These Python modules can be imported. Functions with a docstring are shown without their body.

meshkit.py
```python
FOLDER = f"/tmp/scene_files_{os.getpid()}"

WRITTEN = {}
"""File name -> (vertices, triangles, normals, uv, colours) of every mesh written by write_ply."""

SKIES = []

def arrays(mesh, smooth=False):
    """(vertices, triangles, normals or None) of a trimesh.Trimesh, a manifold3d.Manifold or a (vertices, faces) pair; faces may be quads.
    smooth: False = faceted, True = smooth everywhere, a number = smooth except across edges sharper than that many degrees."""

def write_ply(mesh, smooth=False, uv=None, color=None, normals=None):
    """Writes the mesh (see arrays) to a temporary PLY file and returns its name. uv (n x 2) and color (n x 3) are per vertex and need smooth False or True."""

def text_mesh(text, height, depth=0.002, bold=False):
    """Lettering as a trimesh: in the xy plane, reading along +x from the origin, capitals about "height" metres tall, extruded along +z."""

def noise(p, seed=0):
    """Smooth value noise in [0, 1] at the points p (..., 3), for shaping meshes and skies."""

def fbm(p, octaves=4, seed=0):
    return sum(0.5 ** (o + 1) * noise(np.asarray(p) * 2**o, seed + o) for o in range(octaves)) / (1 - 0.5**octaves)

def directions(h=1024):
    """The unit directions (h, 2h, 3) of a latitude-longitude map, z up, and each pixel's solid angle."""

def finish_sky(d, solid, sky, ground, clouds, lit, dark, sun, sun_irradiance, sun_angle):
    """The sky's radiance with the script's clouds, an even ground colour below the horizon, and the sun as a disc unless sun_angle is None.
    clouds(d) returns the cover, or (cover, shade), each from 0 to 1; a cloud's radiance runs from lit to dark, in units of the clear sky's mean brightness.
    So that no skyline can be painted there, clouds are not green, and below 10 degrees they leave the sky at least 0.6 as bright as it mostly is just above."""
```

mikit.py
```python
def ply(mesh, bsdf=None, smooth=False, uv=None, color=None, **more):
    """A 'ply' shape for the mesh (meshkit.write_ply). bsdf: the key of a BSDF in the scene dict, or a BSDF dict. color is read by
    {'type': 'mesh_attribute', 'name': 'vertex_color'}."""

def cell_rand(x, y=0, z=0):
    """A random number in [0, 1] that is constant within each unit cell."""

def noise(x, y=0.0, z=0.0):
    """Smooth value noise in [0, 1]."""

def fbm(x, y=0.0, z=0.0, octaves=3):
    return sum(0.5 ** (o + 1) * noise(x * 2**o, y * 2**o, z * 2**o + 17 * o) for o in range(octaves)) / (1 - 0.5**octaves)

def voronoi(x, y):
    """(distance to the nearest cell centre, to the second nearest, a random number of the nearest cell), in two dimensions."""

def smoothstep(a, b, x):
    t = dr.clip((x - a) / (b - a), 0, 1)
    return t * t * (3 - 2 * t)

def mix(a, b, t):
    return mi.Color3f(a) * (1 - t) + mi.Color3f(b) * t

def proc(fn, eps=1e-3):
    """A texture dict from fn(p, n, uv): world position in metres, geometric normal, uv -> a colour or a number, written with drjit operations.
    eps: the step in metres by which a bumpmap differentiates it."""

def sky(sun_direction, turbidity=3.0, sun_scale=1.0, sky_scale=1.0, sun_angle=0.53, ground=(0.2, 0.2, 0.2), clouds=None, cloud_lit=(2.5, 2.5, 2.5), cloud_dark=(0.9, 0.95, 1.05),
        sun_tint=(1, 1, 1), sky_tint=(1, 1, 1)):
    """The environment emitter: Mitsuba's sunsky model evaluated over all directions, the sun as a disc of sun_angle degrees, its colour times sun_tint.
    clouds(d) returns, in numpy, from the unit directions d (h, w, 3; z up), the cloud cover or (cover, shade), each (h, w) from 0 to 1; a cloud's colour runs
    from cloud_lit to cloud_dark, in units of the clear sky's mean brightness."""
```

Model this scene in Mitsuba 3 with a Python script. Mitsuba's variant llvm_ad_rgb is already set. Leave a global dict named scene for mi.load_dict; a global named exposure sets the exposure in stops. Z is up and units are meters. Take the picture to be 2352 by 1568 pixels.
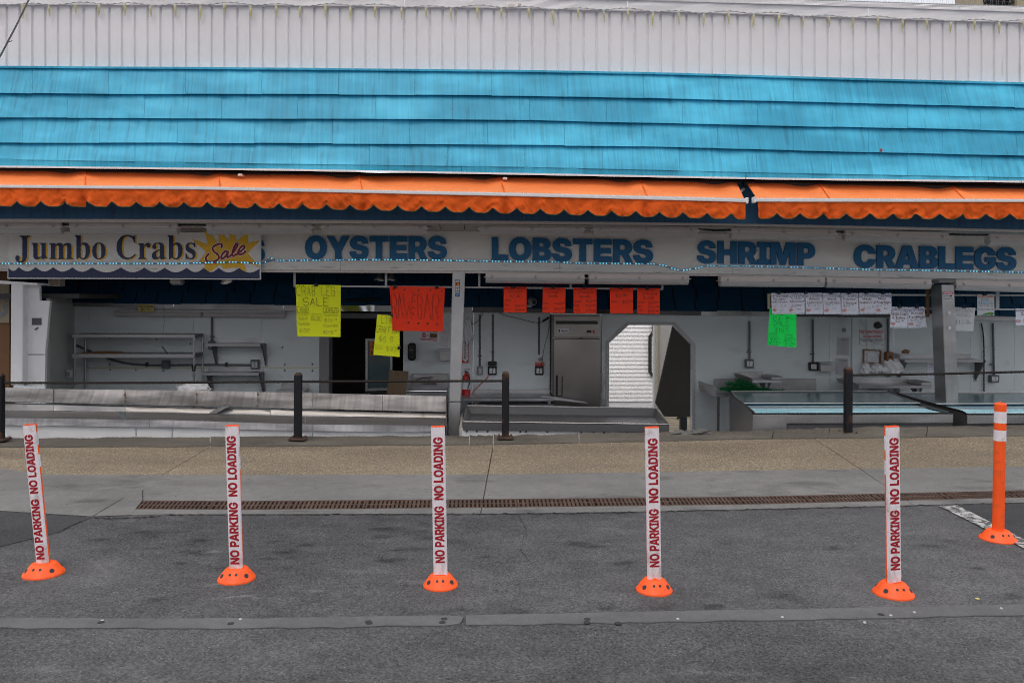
import math, random, glob
import numpy as np, trimesh, mitsuba as mi, mikit, meshkit
import drjit as dr
from mikit import noise, fbm, voronoi, cell_rand, smoothstep, mix
from scipy.spatial import ConvexHull
from shapely import affinity, union_all, box as sbox
from shapely.geometry import Polygon, LineString, MultiPolygon, Point
from PIL import Image, ImageDraw, ImageFont

rng = np.random.default_rng(7)
scene, labels = {}, {}
T = mi.ScalarTransform4f

# ------------------------------------------------------------------ camera, sky, exposure
EYE = np.array([0, 0, 1.62])
FOC, CX, HY = 1829.0, 1176.0, 690.0          # focal length, image centre and horizon, in units of a 2352 wide picture
YAW, ROLL = math.radians(2.9), math.radians(0.27)
fwd = np.array([math.sin(YAW), math.cos(YAW), 0])
r0, u0 = np.array([math.cos(YAW), -math.sin(YAW), 0]), np.array([0, 0, 1.0])
rgt, upv = r0 * math.cos(ROLL) + u0 * math.sin(ROLL), u0 * math.cos(ROLL) - r0 * math.sin(ROLL)
scene['camera'] = dict(type='perspective', fov=math.degrees(2 * math.atan(1176 / FOC)), fov_axis='x',
                       to_world=T().look_at(origin=EYE.tolist(), target=(EYE + fwd).tolist(), up=upv.tolist()),
                       principal_point_offset_y=(784 - HY) / 1568, near_clip=0.05, far_clip=2000.0)


def overcast(d):
    """an even overcast: three times as bright overhead as at the horizon"""
    el = np.clip(d[..., 2], 0, 1)
    return np.ones(el.shape), 1 - el ** 0.9


scene['sky'] = mikit.sky([-0.25, -0.6, 1.0], turbidity=4, sun_scale=0.15, sky_scale=1.0, sun_angle=30, clouds=overcast,
                         cloud_lit=(3.3, 3.35, 3.5), cloud_dark=(1.0, 1.04, 1.14))
exposure = 2.05


def ray(px, py):
    return fwd + rgt * ((px - CX) / FOC) + upv * ((HY - py) / FOC)


def at(px, py, Y):
    """the point of the upright plane Y metres in front of the survey point that is sighted under these angles"""
    d = ray(px, py)
    return EYE + d * ((Y - EYE[1]) / d[1])


def gnd(px, py, z=0.0):
    d = ray(px, py)
    return EYE + d * ((z - EYE[2]) / d[2])


# ------------------------------------------------------------------ materials
def rgb(c):
    return {'type': 'rgb', 'value': list(map(float, c))}


def mat(name, color, rough=0.6, metal=0.0, spec=0.4, **kw):
    c = mikit.proc(color) if callable(color) else rgb(color)
    r = mikit.proc(rough) if callable(rough) else rough
    b = dict(type='principled', base_color=c, roughness=r, metallic=metal, specular=spec, **kw)
    scene['m_' + name] = dict(type='twosided', bsdf=b)
    return 'm_' + name


def bump(name, height, scale=1.0, eps=2e-3):
    scene['m_' + name]['bsdf'] = dict(type='bumpmap', bsdf=scene['m_' + name]['bsdf'], arbitrary=mikit.proc(height, eps), scale=scale)


SPOTS, SCUFFS = [], []
for i, (x_, y_) in enumerate([(637, 1242), (709, 1250), (649, 1269), (666, 1283), (612, 1286), (647, 1303), (878, 1215), (874, 1231), (967, 1219), (986, 1235), (955, 1262), (909, 1262), (1109, 1277), (1051, 1242), (890, 1288), (1186, 1402),
                             (1051, 1400), (323, 1221), (335, 1230), (227, 1239), (354, 1258), (454, 1242), (443, 1269), (474, 1273), (416, 1292), (354, 1377), (1321, 1250), (1371, 1255), (1394, 1240), (1433, 1293), (1521, 1396), (1641, 1394),
                             (1394, 1392), (1668, 1246), (2136, 1254), (2178, 1242), (2255, 1306), (2320, 1368), (1793, 1371), (1916, 1258)]):
    q = gnd(x_, y_)
    SPOTS.append((q[0], q[1], (.05, .075, .10, .06)[i % 4], (.42, .60, .5, .34, .55)[i % 5]))
for x_, y_, a_, b_, k_ in [(486, 1265, .05, .03, .09), (240, 1300, .13, .12, .035), (215, 1335, .16, .08, .03), (555, 1371, .16, .012, .06), (500, 1340, .09, .015, .05), (716, 1356, .06, .02, .06), (970, 1335, .14, .03, .035), (1395, 1215, .1, .03, .03), (60, 1540, .2, .03, .03),
                          (1640, 1545, .25, .02, .03), (820, 1310, .15, .04, .025)]:
    q = gnd(x_, y_)
    SCUFFS.append((q[0], q[1], a_, b_, k_))


def c_asphalt(p, n, uv):
    x, y = p.x, p.y
    big = fbm(x * 0.7 + 3, y * 0.9, octaves=4)
    mid = fbm(x * 6, y * 9, 5.0, octaves=3)
    c1, c2, r = voronoi(x * 95, y * 95)
    grain = cell_rand(dr.floor(x * 170), dr.floor(y * 150))
    v = 0.080 * (0.62 + 0.50 * big + 0.45 * (mid - 0.5) - 0.10 * smoothstep(5.0, 5.9, y)) * (0.66 + 0.68 * r) + 0.035 * (grain - 0.5)
    v = v + 0.085 * dr.select((r > 0.965) & (c1 < 0.30), 1.0, 0.0) * cell_rand(r * 7919)
    # oil spots and pale scuffs where they lie on the bay
    wx, wy = x + 0.10 * (fbm(x * 9, y * 9, 1.0) - 0.5), y + 0.10 * (fbm(x * 9, y * 9, 8.0) - 0.5)
    for px, py, r, k in SPOTS:
        v = v * (1 - k * dr.exp(-(dr.square((wx - px) / r) + dr.square((wy - py) / (r * 0.55)))))
    br = 0.35 + 0.9 * noise(x * 40, y * 40)
    for px, py, a, b, k in SCUFFS:
        v = v + k * br * dr.exp(-(dr.square((wx - px) / a) + dr.square((wy - py) / b)))
    return mi.Color3f(v * 0.99, v * 0.98, v * 1.03)


def c_newasphalt(p, n, uv):
    c1, c2, r = voronoi(p.x * 95, p.y * 95)
    v = 0.042 * (0.7 + 0.5 * fbm(p.x * 2, p.y * 3, octaves=4)) * (0.75 + 0.5 * r)
    return mi.Color3f(v, v, v * 1.06)


def c_concrete(p, n, uv):
    x, y = p.x, p.y
    v = 0.140 * (0.62 + 0.5 * fbm(x * 1.4, y * 3.1, octaves=4) + 0.26 * fbm(x * 19, y * 19, octaves=3))
    g = cell_rand(dr.floor(x * 140), dr.floor(y * 140))
    v = v * (0.9 + 0.2 * g)
    v = v * (1 - 0.35 * smoothstep(0.60, 0.85, fbm(x * 2.3, y * 4.3, 4.0, octaves=5)))
    q1, q2, qr = voronoi(x * 3.3, y * 5.0)
    v = v * (1 - 0.6 * smoothstep(0.05, 0.02, q1) * dr.select(qr > .6, 1.0, 0.0))
    return mi.Color3f(v * 1.0, v * 0.985, v * 0.97)


def c_strip(p, n, uv):
    x, y = p.x, p.y
    v = 0.100 * (0.65 + 0.5 * fbm(x * 2.4, y * 5.1, octaves=4) + 0.2 * fbm(x * 25, y * 25, octaves=2))
    v = v * (0.9 + 0.2 * cell_rand(dr.floor(x * 160), dr.floor(y * 160)))
    return mi.Color3f(v, v * 1.0, v * 1.03)


def c_aggregate(p, n, uv):
    x, y = p.x, p.y
    c1, c2, r = voronoi(x * 84, y * 84)
    t = (0.55 + 0.45 * fbm(x * 1.1, y * 3.0, octaves=4)) * (0.66 + 0.62 * r * r) * (0.60 + 0.45 * smoothstep(0.0, 0.25, c2 - c1))
    c = mix((0.27, 0.218, 0.150), (0.30, 0.255, 0.205), cell_rand(dr.floor(x * 62), dr.floor(y * 62)))
    return c * t


def c_cap(p, n, uv):
    x, y = p.x, p.y
    v = 0.105 * (0.45 + 0.75 * fbm(x * 1.7, y * 3.4, p.z * 3, octaves=5) + 0.2 * noise(x * 30, y * 30, p.z * 30))
    return mi.Color3f(v * 1.06, v * 0.97, v * 0.84)


def c_siding(p, n, uv):
    v = 0.76 * (0.93 + 0.10 * fbm(p.x * 1.3, 0.0, p.z * 1.7, octaves=4))
    drip = smoothstep(0.72, 0.9, noise(p.x * 23, 0.3, p.z * 1.1)) * smoothstep(0.55, 0.8, noise(p.x * 2.1, 4.0, p.z * 2.0))
    v = v * (1 - 0.25 * drip)
    return mi.Color3f(v * 1.0, v * 0.985, v * 1.02)


def c_shingle(p, n, uv):
    s = fbm((p.x + 0.04 * p.z) * 70, 1.0, p.z * 1.2, octaves=2)
    s2 = noise((p.x + 0.04 * p.z) * 13, 7.0, p.z * 1.0)
    big = fbm(p.x * 1.1, 3.0, p.z * 2.6, octaves=4)
    v = 0.78 + 0.24 * (s - 0.5) + 0.10 * (s2 - 0.5) + 0.35 * (big - 0.5)
    dk = smoothstep(0.66, 0.8, fbm(p.x * 31, 2.0, p.z * 2.5, octaves=2))
    v = v * (1 - 0.18 * dk)
    return mix((0.038, 0.45, 0.72), (0.080, 0.59, 0.88), smoothstep(0.3, 0.75, big)) * v


def c_fabric(p, n, uv):
    b = fbm(p.x * 2.6, p.y * 6, p.z * 9, octaves=4)
    w = noise(p.x * 160, p.y * 160, p.z * 160)
    d = smoothstep(0.55, 0.75, fbm(p.x * 9, p.y * 7, p.z * 11 + 4, octaves=3)) * 0.20
    return mi.Color3f(0.70, 0.112, 0.020) * ((0.78 + 0.34 * b) * (0.94 + 0.12 * w) * (1 - d))


def c_faded(p, n, uv):
    b = fbm(p.x * 1.6, p.y * 4, p.z * 6, octaves=4)
    low = smoothstep(9.25, 8.9, p.y)
    return mix((0.74, 0.175, 0.042), (0.76, 0.255, 0.105), 0.25 + 0.6 * low) * (0.86 + 0.2 * b)


def c_fascia(p, n, uv):
    v = 0.75 + 0.5 * fbm(p.x * 30, 0.0, p.z * 1.3, octaves=2)
    return mi.Color3f(0.034, 0.135, 0.28) * v


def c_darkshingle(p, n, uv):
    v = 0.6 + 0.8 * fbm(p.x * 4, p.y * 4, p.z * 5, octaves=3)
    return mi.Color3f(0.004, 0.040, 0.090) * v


def c_wall(p, n, uv):
    v = 0.66 * (0.88 + 0.15 * fbm(p.x * 1.2, 0.0, p.z * 1.2, octaves=4))
    st = smoothstep(0.66, 0.85, fbm(p.x * 3.0, 1.0, p.z * 4.5, octaves=4))
    return mi.Color3f(v * 0.93, v * 1.0, v * 1.01) * (1 - 0.10 * st)


def c_signwhite(p, n, uv):
    v = 0.82 * (0.9 + 0.16 * fbm(p.x * 1.9, 0.0, p.z * 3.0, octaves=4))
    d = smoothstep(0.64, 0.82, fbm(p.x * 7, 5.0, p.z * 26, octaves=3)) * smoothstep(2.2, 2.02, p.z) * 0.35
    return mi.Color3f(v, v * 0.97, v * 0.925) * (1 - d)


def c_steel(p, n, uv):
    v = 0.26 + 0.26 * fbm(p.x * 3.1, p.y * 3, p.z * 7, octaves=4) + 0.05 * noise(p.x * 90, p.y * 4, p.z * 4)
    return mi.Color3f(v * 1.0, v * 0.985, v * 0.985)


def r_steel(p, n, uv):
    return 0.24 + 0.30 * fbm(p.x * 2.2 + 5, p.y * 3, p.z * 5, octaves=3)


def c_steelstain(p, n, uv):
    v = 0.22 + 0.24 * fbm(p.x * 2.7, p.y * 3, p.z * 6, octaves=4)
    rust = smoothstep(0.62, 0.8, fbm(p.x * 5.0 + 2, p.y * 5, p.z * 3.0, octaves=4))
    return mix((1.0, 0.98, 0.985), (0.62, 0.47, 0.32), rust * 0.65) * v


def c_post(p, n, uv):
    r = smoothstep(0.66, 0.86, fbm(p.x * 9, p.y * 9, p.z * 7, octaves=4) + 0.30 * smoothstep(0.26, 0.04, p.z) + 0.22 * smoothstep(0.62, 0.74, p.z))
    return mix((0.012, 0.013, 0.016), (0.070, 0.034, 0.022), r)


def c_rust(p, n, uv):
    v = fbm(p.x * 14, p.y * 14, p.z * 14, octaves=3)
    return mix((0.040, 0.026, 0.022), (0.105, 0.068, 0.054), v)


def c_wood(p, n, uv):
    g = fbm(p.x * 34 + 3 * noise(p.x * 6, 0.0, p.z * 2), p.y * 30, p.z * 2.2, octaves=3)
    return mix((0.10, 0.062, 0.035), (0.24, 0.165, 0.10), g)


def c_deck(p, n, uv):
    g = fbm(p.x * 2.5, p.y * 40, 0.0, octaves=3)
    return mix((0.13, 0.10, 0.06), (0.34, 0.29, 0.22), g)


def c_line(p, n, uv):
    w = smoothstep(0.40, 0.66, fbm(p.x * 34, p.y * 34, octaves=4) + 0.01)
    return mix((0.07, 0.07, 0.07), (0.34, 0.335, 0.33), w)


def c_sheet(p, n, uv):
    m = noise(p.x * 330, p.y * 330, p.z * 330)
    f = fbm(p.x * 26, p.y * 26, p.z * 9, octaves=4)
    dirt = smoothstep(0.56, 0.74, f + 0.16 * smoothstep(0.30, 0.06, p.z))
    scuff = smoothstep(0.74, 0.80, noise(p.x * 60, p.y * 60, p.z * 150)) * smoothstep(0.5, 0.7, noise(p.x * 7, 1.0, p.z * 5))
    return mix((0.80, 0.74, 0.78), (0.36, 0.30, 0.29), 0.45 * dirt + 0.4 * scuff) * (0.86 + 0.12 * m)


def c_orange(p, n, uv):
    f = fbm(p.x * 22, p.y * 22, p.z * 30, octaves=4)
    g = smoothstep(0.54, 0.76, f + 0.12 * smoothstep(0.05, 0.0, p.z))
    return mix((0.96, 0.105, 0.012), (0.30, 0.085, 0.04), 0.25 * g) * (0.93 + 0.12 * noise(p.x * 9, p.y * 9, p.z * 9))


def c_blueice(p, n, uv):
    v = fbm(p.x * 1.6, p.y * 24, 0.0, octaves=3)
    return mix((0.25, 0.52, 0.66), (0.42, 0.68, 0.78), smoothstep(0.35, 0.65, v))


mat('asphalt', c_asphalt, 0.85, spec=0.3)
mat('new_asphalt', c_newasphalt, 0.85, spec=0.3)
mat('concrete', c_concrete, 0.85, spec=0.25)
mat('strip', c_strip, 0.85, spec=0.25)
mat('aggregate', c_aggregate, 0.85, spec=0.25)
mat('cap', c_cap, 0.85, spec=0.25)
mat('siding', c_siding, 0.45)
mat('shingle', c_shingle, 0.5)
mat('fabric', c_fabric, 0.9, spec=0.05)
mat('faded_fabric', c_faded, 0.9, spec=0.05)
mat('fascia', c_fascia, 0.5)
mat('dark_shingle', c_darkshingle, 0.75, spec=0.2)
mat('wall', c_wall, 0.5)
mat('sign_white', c_signwhite, 0.5)
mat('steel', c_steel, r_steel, metal=0.9)
mat('steel_stain', c_steelstain, 0.42, metal=0.75)
mat('post', c_post, 0.6, spec=0.2)
mat('rust', c_rust, 0.8, spec=0.2)
mat('wood', c_wood, 0.7)
mat('deck', c_deck, 0.8)
mat('line', c_line, 0.8)
mat('sheeting', c_sheet, 0.4)
mat('blue_ice', c_blueice, 0.5)
mat('orange', c_orange, 0.45)
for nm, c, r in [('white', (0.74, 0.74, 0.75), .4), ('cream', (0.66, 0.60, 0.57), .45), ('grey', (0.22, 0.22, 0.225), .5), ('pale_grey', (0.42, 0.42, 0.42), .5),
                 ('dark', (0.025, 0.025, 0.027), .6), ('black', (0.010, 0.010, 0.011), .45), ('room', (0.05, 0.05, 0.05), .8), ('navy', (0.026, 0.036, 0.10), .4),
                 ('yellow', (0.85, 0.50, 0.03), .45), ('letter_blue', (0.008, 0.125, 0.29), .45), ('crimson', (0.27, 0.008, 0.014), .45), ('diffuser', (0.46, 0.44, 0.44), .3),
                 ('red_ink', (0.33, 0.010, 0.018), .5), ('paper_yellow', (0.92, 1.0, 0.015), .7), ('paper_red', (1.0, 0.050, 0.010), .7),
                 ('paper_green', (0.005, 0.98, 0.13), .7), ('paper_white', (0.80, 0.80, 0.90), .25), ('paper_plain', (0.62, 0.63, 0.65), .6), ('ink', (0.014, 0.013, 0.016), .6),
                 ('ink_red', (0.10, 0.012, 0.018), .6), ('ink_blue', (0.04, 0.07, 0.17), .6), ('pink', (0.62, 0.27, 0.27), .6), ('green_print', (0.03, 0.22, 0.05), .6),
                 ('icicle', (0.60, 0.56, 0.33), .3), ('garland', (0.004, 0.13, 0.035), .6), ('beige', (0.34, 0.29, 0.20), .7), ('brown', (0.20, 0.10, 0.045), .7), ('door', (0.060, 0.055, 0.047), .6),
                 ('red', (0.45, 0.02, 0.02), .4), ('plastic_bag', (0.62, 0.62, 0.64), .25), ('vinyl', (0.90, 0.90, 0.93), .45), ('conduit', (0.10, 0.11, 0.125), .45), ('cable', (0.012, 0.012, 0.014), .5),
                 ('dark_steel', (0.085, 0.085, 0.09), .35), ('orange_print', (0.70, 0.20, 0.05), .5), ('blue_print', (0.05, 0.2, 0.5), .5), ('piping', (0.10, 0.085, 0.035), .8), ('rust_stain', (0.16, 0.085, 0.045), .8),
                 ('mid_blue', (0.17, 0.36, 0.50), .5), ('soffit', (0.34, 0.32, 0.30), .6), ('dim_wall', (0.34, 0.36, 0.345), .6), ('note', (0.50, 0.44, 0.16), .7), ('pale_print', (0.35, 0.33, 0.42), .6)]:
    mat(nm, c, r)
mat('panel_steel', lambda p, n, uv: mi.Color3f(1.0, .985, 1.02) * ((.19 + .26 * smoothstep(.25, .75, fbm(p.x * 2.0, p.y, p.z * 9, octaves=4))) * (.75 + .5 * fbm(p.x * 40, 1.0, p.z * 2.5, octaves=2))), 0.5, metal=0.6)
mat('ledge_steel', lambda p, n, uv: mi.Color3f(.125, .122, .125) * (.75 + .5 * fbm(p.x * 2.3, p.y * 9, p.z * 5, octaves=3)), 0.45, metal=0.3)  # darkened base paints in the ledge mirroring the dark fascia
mat('fridge_steel', lambda p, n, uv: mix((.17, .155, .145), (.27, .25, .235), smoothstep(-.3, 1.2, p.z)) * (.8 + .4 * fbm(p.x * 3, 0.0, p.z * 2, octaves=3)), 0.33, metal=0.85)  # darker towards the foot: dim reflections painted into the steel
mat('overspray', lambda p, n, uv: mix((.07, .07, .073), (.75, .16, .04), smoothstep(.42, .62, fbm(p.x * 30, p.y * 60, octaves=3))), 0.8)
mat('rail_paint', (0.016, 0.013, 0.012), 0.5, spec=0.25)
mat('chrome', (0.72, 0.72, 0.73), 0.15, metal=1.0)
scene['m_glass'] = dict(type='thindielectric', int_ior=1.5)
scene['m_glass_dark'] = dict(type='twosided', bsdf=dict(type='principled', base_color=rgb((0.09, 0.135, 0.15)), roughness=0.12, specular=0.6))
LED = dict(type='area', radiance=rgb((0.07, 0.40, 0.46)), sampling_weight=0.02)


# ------------------------------------------------------------------ naming
COUNT = {}


def numbered(base):
    n = COUNT.get(base, 0)
    COUNT[base] = n + 1
    return base if n == 0 else f'{base}_{n:03d}'


def thing(name, label, cat, group=None, kind=None):
    k = numbered(name)
    d = {'label': label, 'category': cat}
    if group: d['group'] = group
    if kind: d['kind'] = kind
    labels[k] = d
    return k


def put(parent, name, mesh, m, smooth=False, label=None, kind=None, **kw):
    """one entry; parent None makes it top-level"""
    k = numbered((parent + '__' if parent else '') + name)
    if isinstance(mesh, list): mesh = cat(mesh)
    scene[k] = mikit.ply(mesh, m if m.startswith('m_') else 'm_' + m, smooth, **kw)
    d = {}
    if label: d['label'] = label
    if kind: d['kind'] = kind
    if d: labels[k] = {**labels.get(k, {}), **d}
    return k


def struct(name, mesh, m, label=None, kind='structure', smooth=False):
    k = put(None, name, mesh, m, smooth)
    labels[k] = {'kind': kind, **({'label': label} if label else {})}
    return k


# ------------------------------------------------------------------ meshes
def tm(v, f):
    return trimesh.Trimesh(np.asarray(v, float), np.asarray(f, int), process=False)


def cat(ms):
    return trimesh.util.concatenate([m for m in ms if m is not None])


def hull(pts):
    pts = np.asarray(pts, float)
    h = ConvexHull(pts)
    m = tm(pts, h.simplices)
    c = pts.mean(0)
    f = m.faces.copy()
    tri = m.triangles
    flip = ((tri.mean(1) - c) * m.face_normals).sum(1) < 0
    f[flip] = f[flip][:, ::-1]
    return tm(pts, f)


def box(x0, x1, y0, y1, z0, z1, c=0.0):
    x0, x1 = sorted((x0, x1)); y0, y1 = sorted((y0, y1)); z0, z1 = sorted((z0, z1))
    c = min(c, .45 * (x1 - x0), .45 * (y1 - y0), .45 * (z1 - z0))
    if c <= 0:
        v = [[x, y, z] for x in (x0, x1) for y in (y0, y1) for z in (z0, z1)]
        return tm(v, [[0, 1, 3], [0, 3, 2], [4, 6, 7], [4, 7, 5], [0, 4, 5], [0, 5, 1], [2, 3, 7], [2, 7, 6], [0, 2, 6], [0, 6, 4], [1, 5, 7], [1, 7, 3]])
    p = []
    for x, sx in ((x0, 1), (x1, -1)):
        for y, sy in ((y0, 1), (y1, -1)):
            for z, sz in ((z0, 1), (z1, -1)):
                p += [[x + sx * c, y + sy * c, z], [x + sx * c, y, z + sz * c], [x, y + sy * c, z + sz * c]]
    return hull(p)


def pbox(px0, py0, px1, py1, Y, depth, c=0.004):
    """box whose front face, in the plane Y, spans these two corners"""
    a, b = at(px0, py0, Y), at(px1, py1, Y)
    return box(a[0], b[0], Y, Y + depth, a[2], b[2], c)


def qbox(pts, Y, depth):
    """prism: polygon (survey angles) in the plane Y, pushed back by depth"""
    P = np.array([at(x, y, Y) for x, y in pts])
    return prism_xz(P[:, [0, 2]], Y, Y + depth)


def prism_xz(xz, y0, y1):
    g = Polygon(np.asarray(xz))
    if not g.is_valid: g = g.buffer(0)
    return prism_geom(g, y0, y1)


def prism_geom(g, y0, y1):
    ms = []
    for q in getattr(g, 'geoms', [g]):
        if q.geom_type != 'Polygon' or q.area < 1e-9: continue
        m = trimesh.creation.extrude_polygon(q, y1 - y0, engine='earcut')
        v = m.vertices
        ms.append(tm(np.c_[v[:, 0], y1 - v[:, 2], v[:, 1]], m.faces))
    return cat(ms)


def prism_yz(yz, x0, x1):
    m = trimesh.creation.extrude_polygon(Polygon(np.asarray(yz)), x1 - x0, engine='earcut')
    v = m.vertices
    return tm(np.c_[x0 + v[:, 2], v[:, 0], v[:, 1]], m.faces)


def loft(a, b):
    """a ruled sheet between two polylines of equal length"""
    a, b = np.asarray(a, float), np.asarray(b, float)
    n = len(a)
    i = np.arange(n - 1)
    f = np.vstack([np.c_[i, i + 1, i + 1 + n], np.c_[i, i + 1 + n, i + n]])
    return tm(np.vstack([a, b]), f)


def lofts(rows):
    rows = np.asarray(rows, float)
    m, n = rows.shape[:2]
    i, j = np.meshgrid(np.arange(m - 1), np.arange(n - 1), indexing='ij')
    a = (i * n + j).ravel()
    f = np.vstack([np.c_[a, a + 1, a + n + 1], np.c_[a, a + n + 1, a + n]])
    return tm(rows.reshape(-1, 3), f)


def tube(pts, r, sides=8, closed_ends=True):
    p = np.asarray(pts, float)
    t = np.gradient(p, axis=0)
    t /= np.linalg.norm(t, axis=1, keepdims=True) + 1e-12
    ref = np.array([0, 0, 1.0]) if abs(t[0][2]) < 0.8 else np.array([0, 1.0, 0])
    a = np.cross(t, ref); a /= np.linalg.norm(a, axis=1, keepdims=True) + 1e-12
    b = np.cross(t, a)
    ang = np.arange(sides) * 2 * np.pi / sides
    r = np.broadcast_to(r, (len(p),))
    v = p[:, None] + r[:, None, None] * (np.cos(ang)[None, :, None] * a[:, None] + np.sin(ang)[None, :, None] * b[:, None])
    i, j = np.meshgrid(np.arange(len(p) - 1), np.arange(sides), indexing='ij')
    i, j = i.ravel(), j.ravel()
    k = (j + 1) % sides
    f = np.vstack([np.c_[i * sides + j, i * sides + k, (i + 1) * sides + k], np.c_[i * sides + j, (i + 1) * sides + k, (i + 1) * sides + j]])
    v = v.reshape(-1, 3)
    if closed_ends:
        n = len(v)
        v = np.vstack([v, p[0], p[-1]])
        q = np.arange(sides)
        f = np.vstack([f, np.c_[q * 0 + n, (q + 1) % sides, q], np.c_[q * 0 + n + 1, (len(p) - 1) * sides + q, (len(p) - 1) * sides + (q + 1) % sides]])
    return tm(v, f)


def smooth_path(pts, n=6):
    """Catmull-Rom through the points"""
    p = np.asarray(pts, float)
    if len(p) < 3: return p
    q = np.vstack([2 * p[0] - p[1], p, 2 * p[-1] - p[-2]])
    out = []
    for k in range(len(p) - 1):
        a, b, c, d = q[k:k + 4]
        for s in np.arange(n) / n:
            out.append(0.5 * (2 * b + (c - a) * s + (2 * a - 5 * b + 4 * c - d) * s * s + (3 * b - a - 3 * c + d) * s ** 3))
    return np.array(out + [p[-1]])


def ptube(pts, Y, r, sides=7, n=5):
    P = [at(x, y, Y if np.isscalar(Y) else Y[i]) for i, (x, y) in enumerate(pts)]
    return tube(smooth_path(P, n) if n else np.array(P), r, sides)


def lathe(profile, center, sides=24, axis=(0, 0, 1)):
    """profile (radius, height) turned round an axis through center"""
    pr = np.asarray(profile, float)
    ang = np.arange(sides) * 2 * np.pi / sides
    ax = np.asarray(axis, float) / np.linalg.norm(axis)
    a = np.cross(ax, [0, 1.0, 0] if abs(ax[1]) < 0.9 else [1.0, 0, 0]); a /= np.linalg.norm(a)
    b = np.cross(ax, a)
    v = np.asarray(center, float) + pr[:, None, :1] * (np.cos(ang)[None, :, None] * a + np.sin(ang)[None, :, None] * b) + pr[:, None, 1:] * ax
    i, j = np.meshgrid(np.arange(len(pr) - 1), np.arange(sides), indexing='ij')
    i, j = i.ravel(), j.ravel(); k = (j + 1) % sides
    f = np.vstack([np.c_[i * sides + j, i * sides + k, (i + 1) * sides + k], np.c_[i * sides + j, (i + 1) * sides + k, (i + 1) * sides + j]])
    return tm(v.reshape(-1, 3), f)


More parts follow.
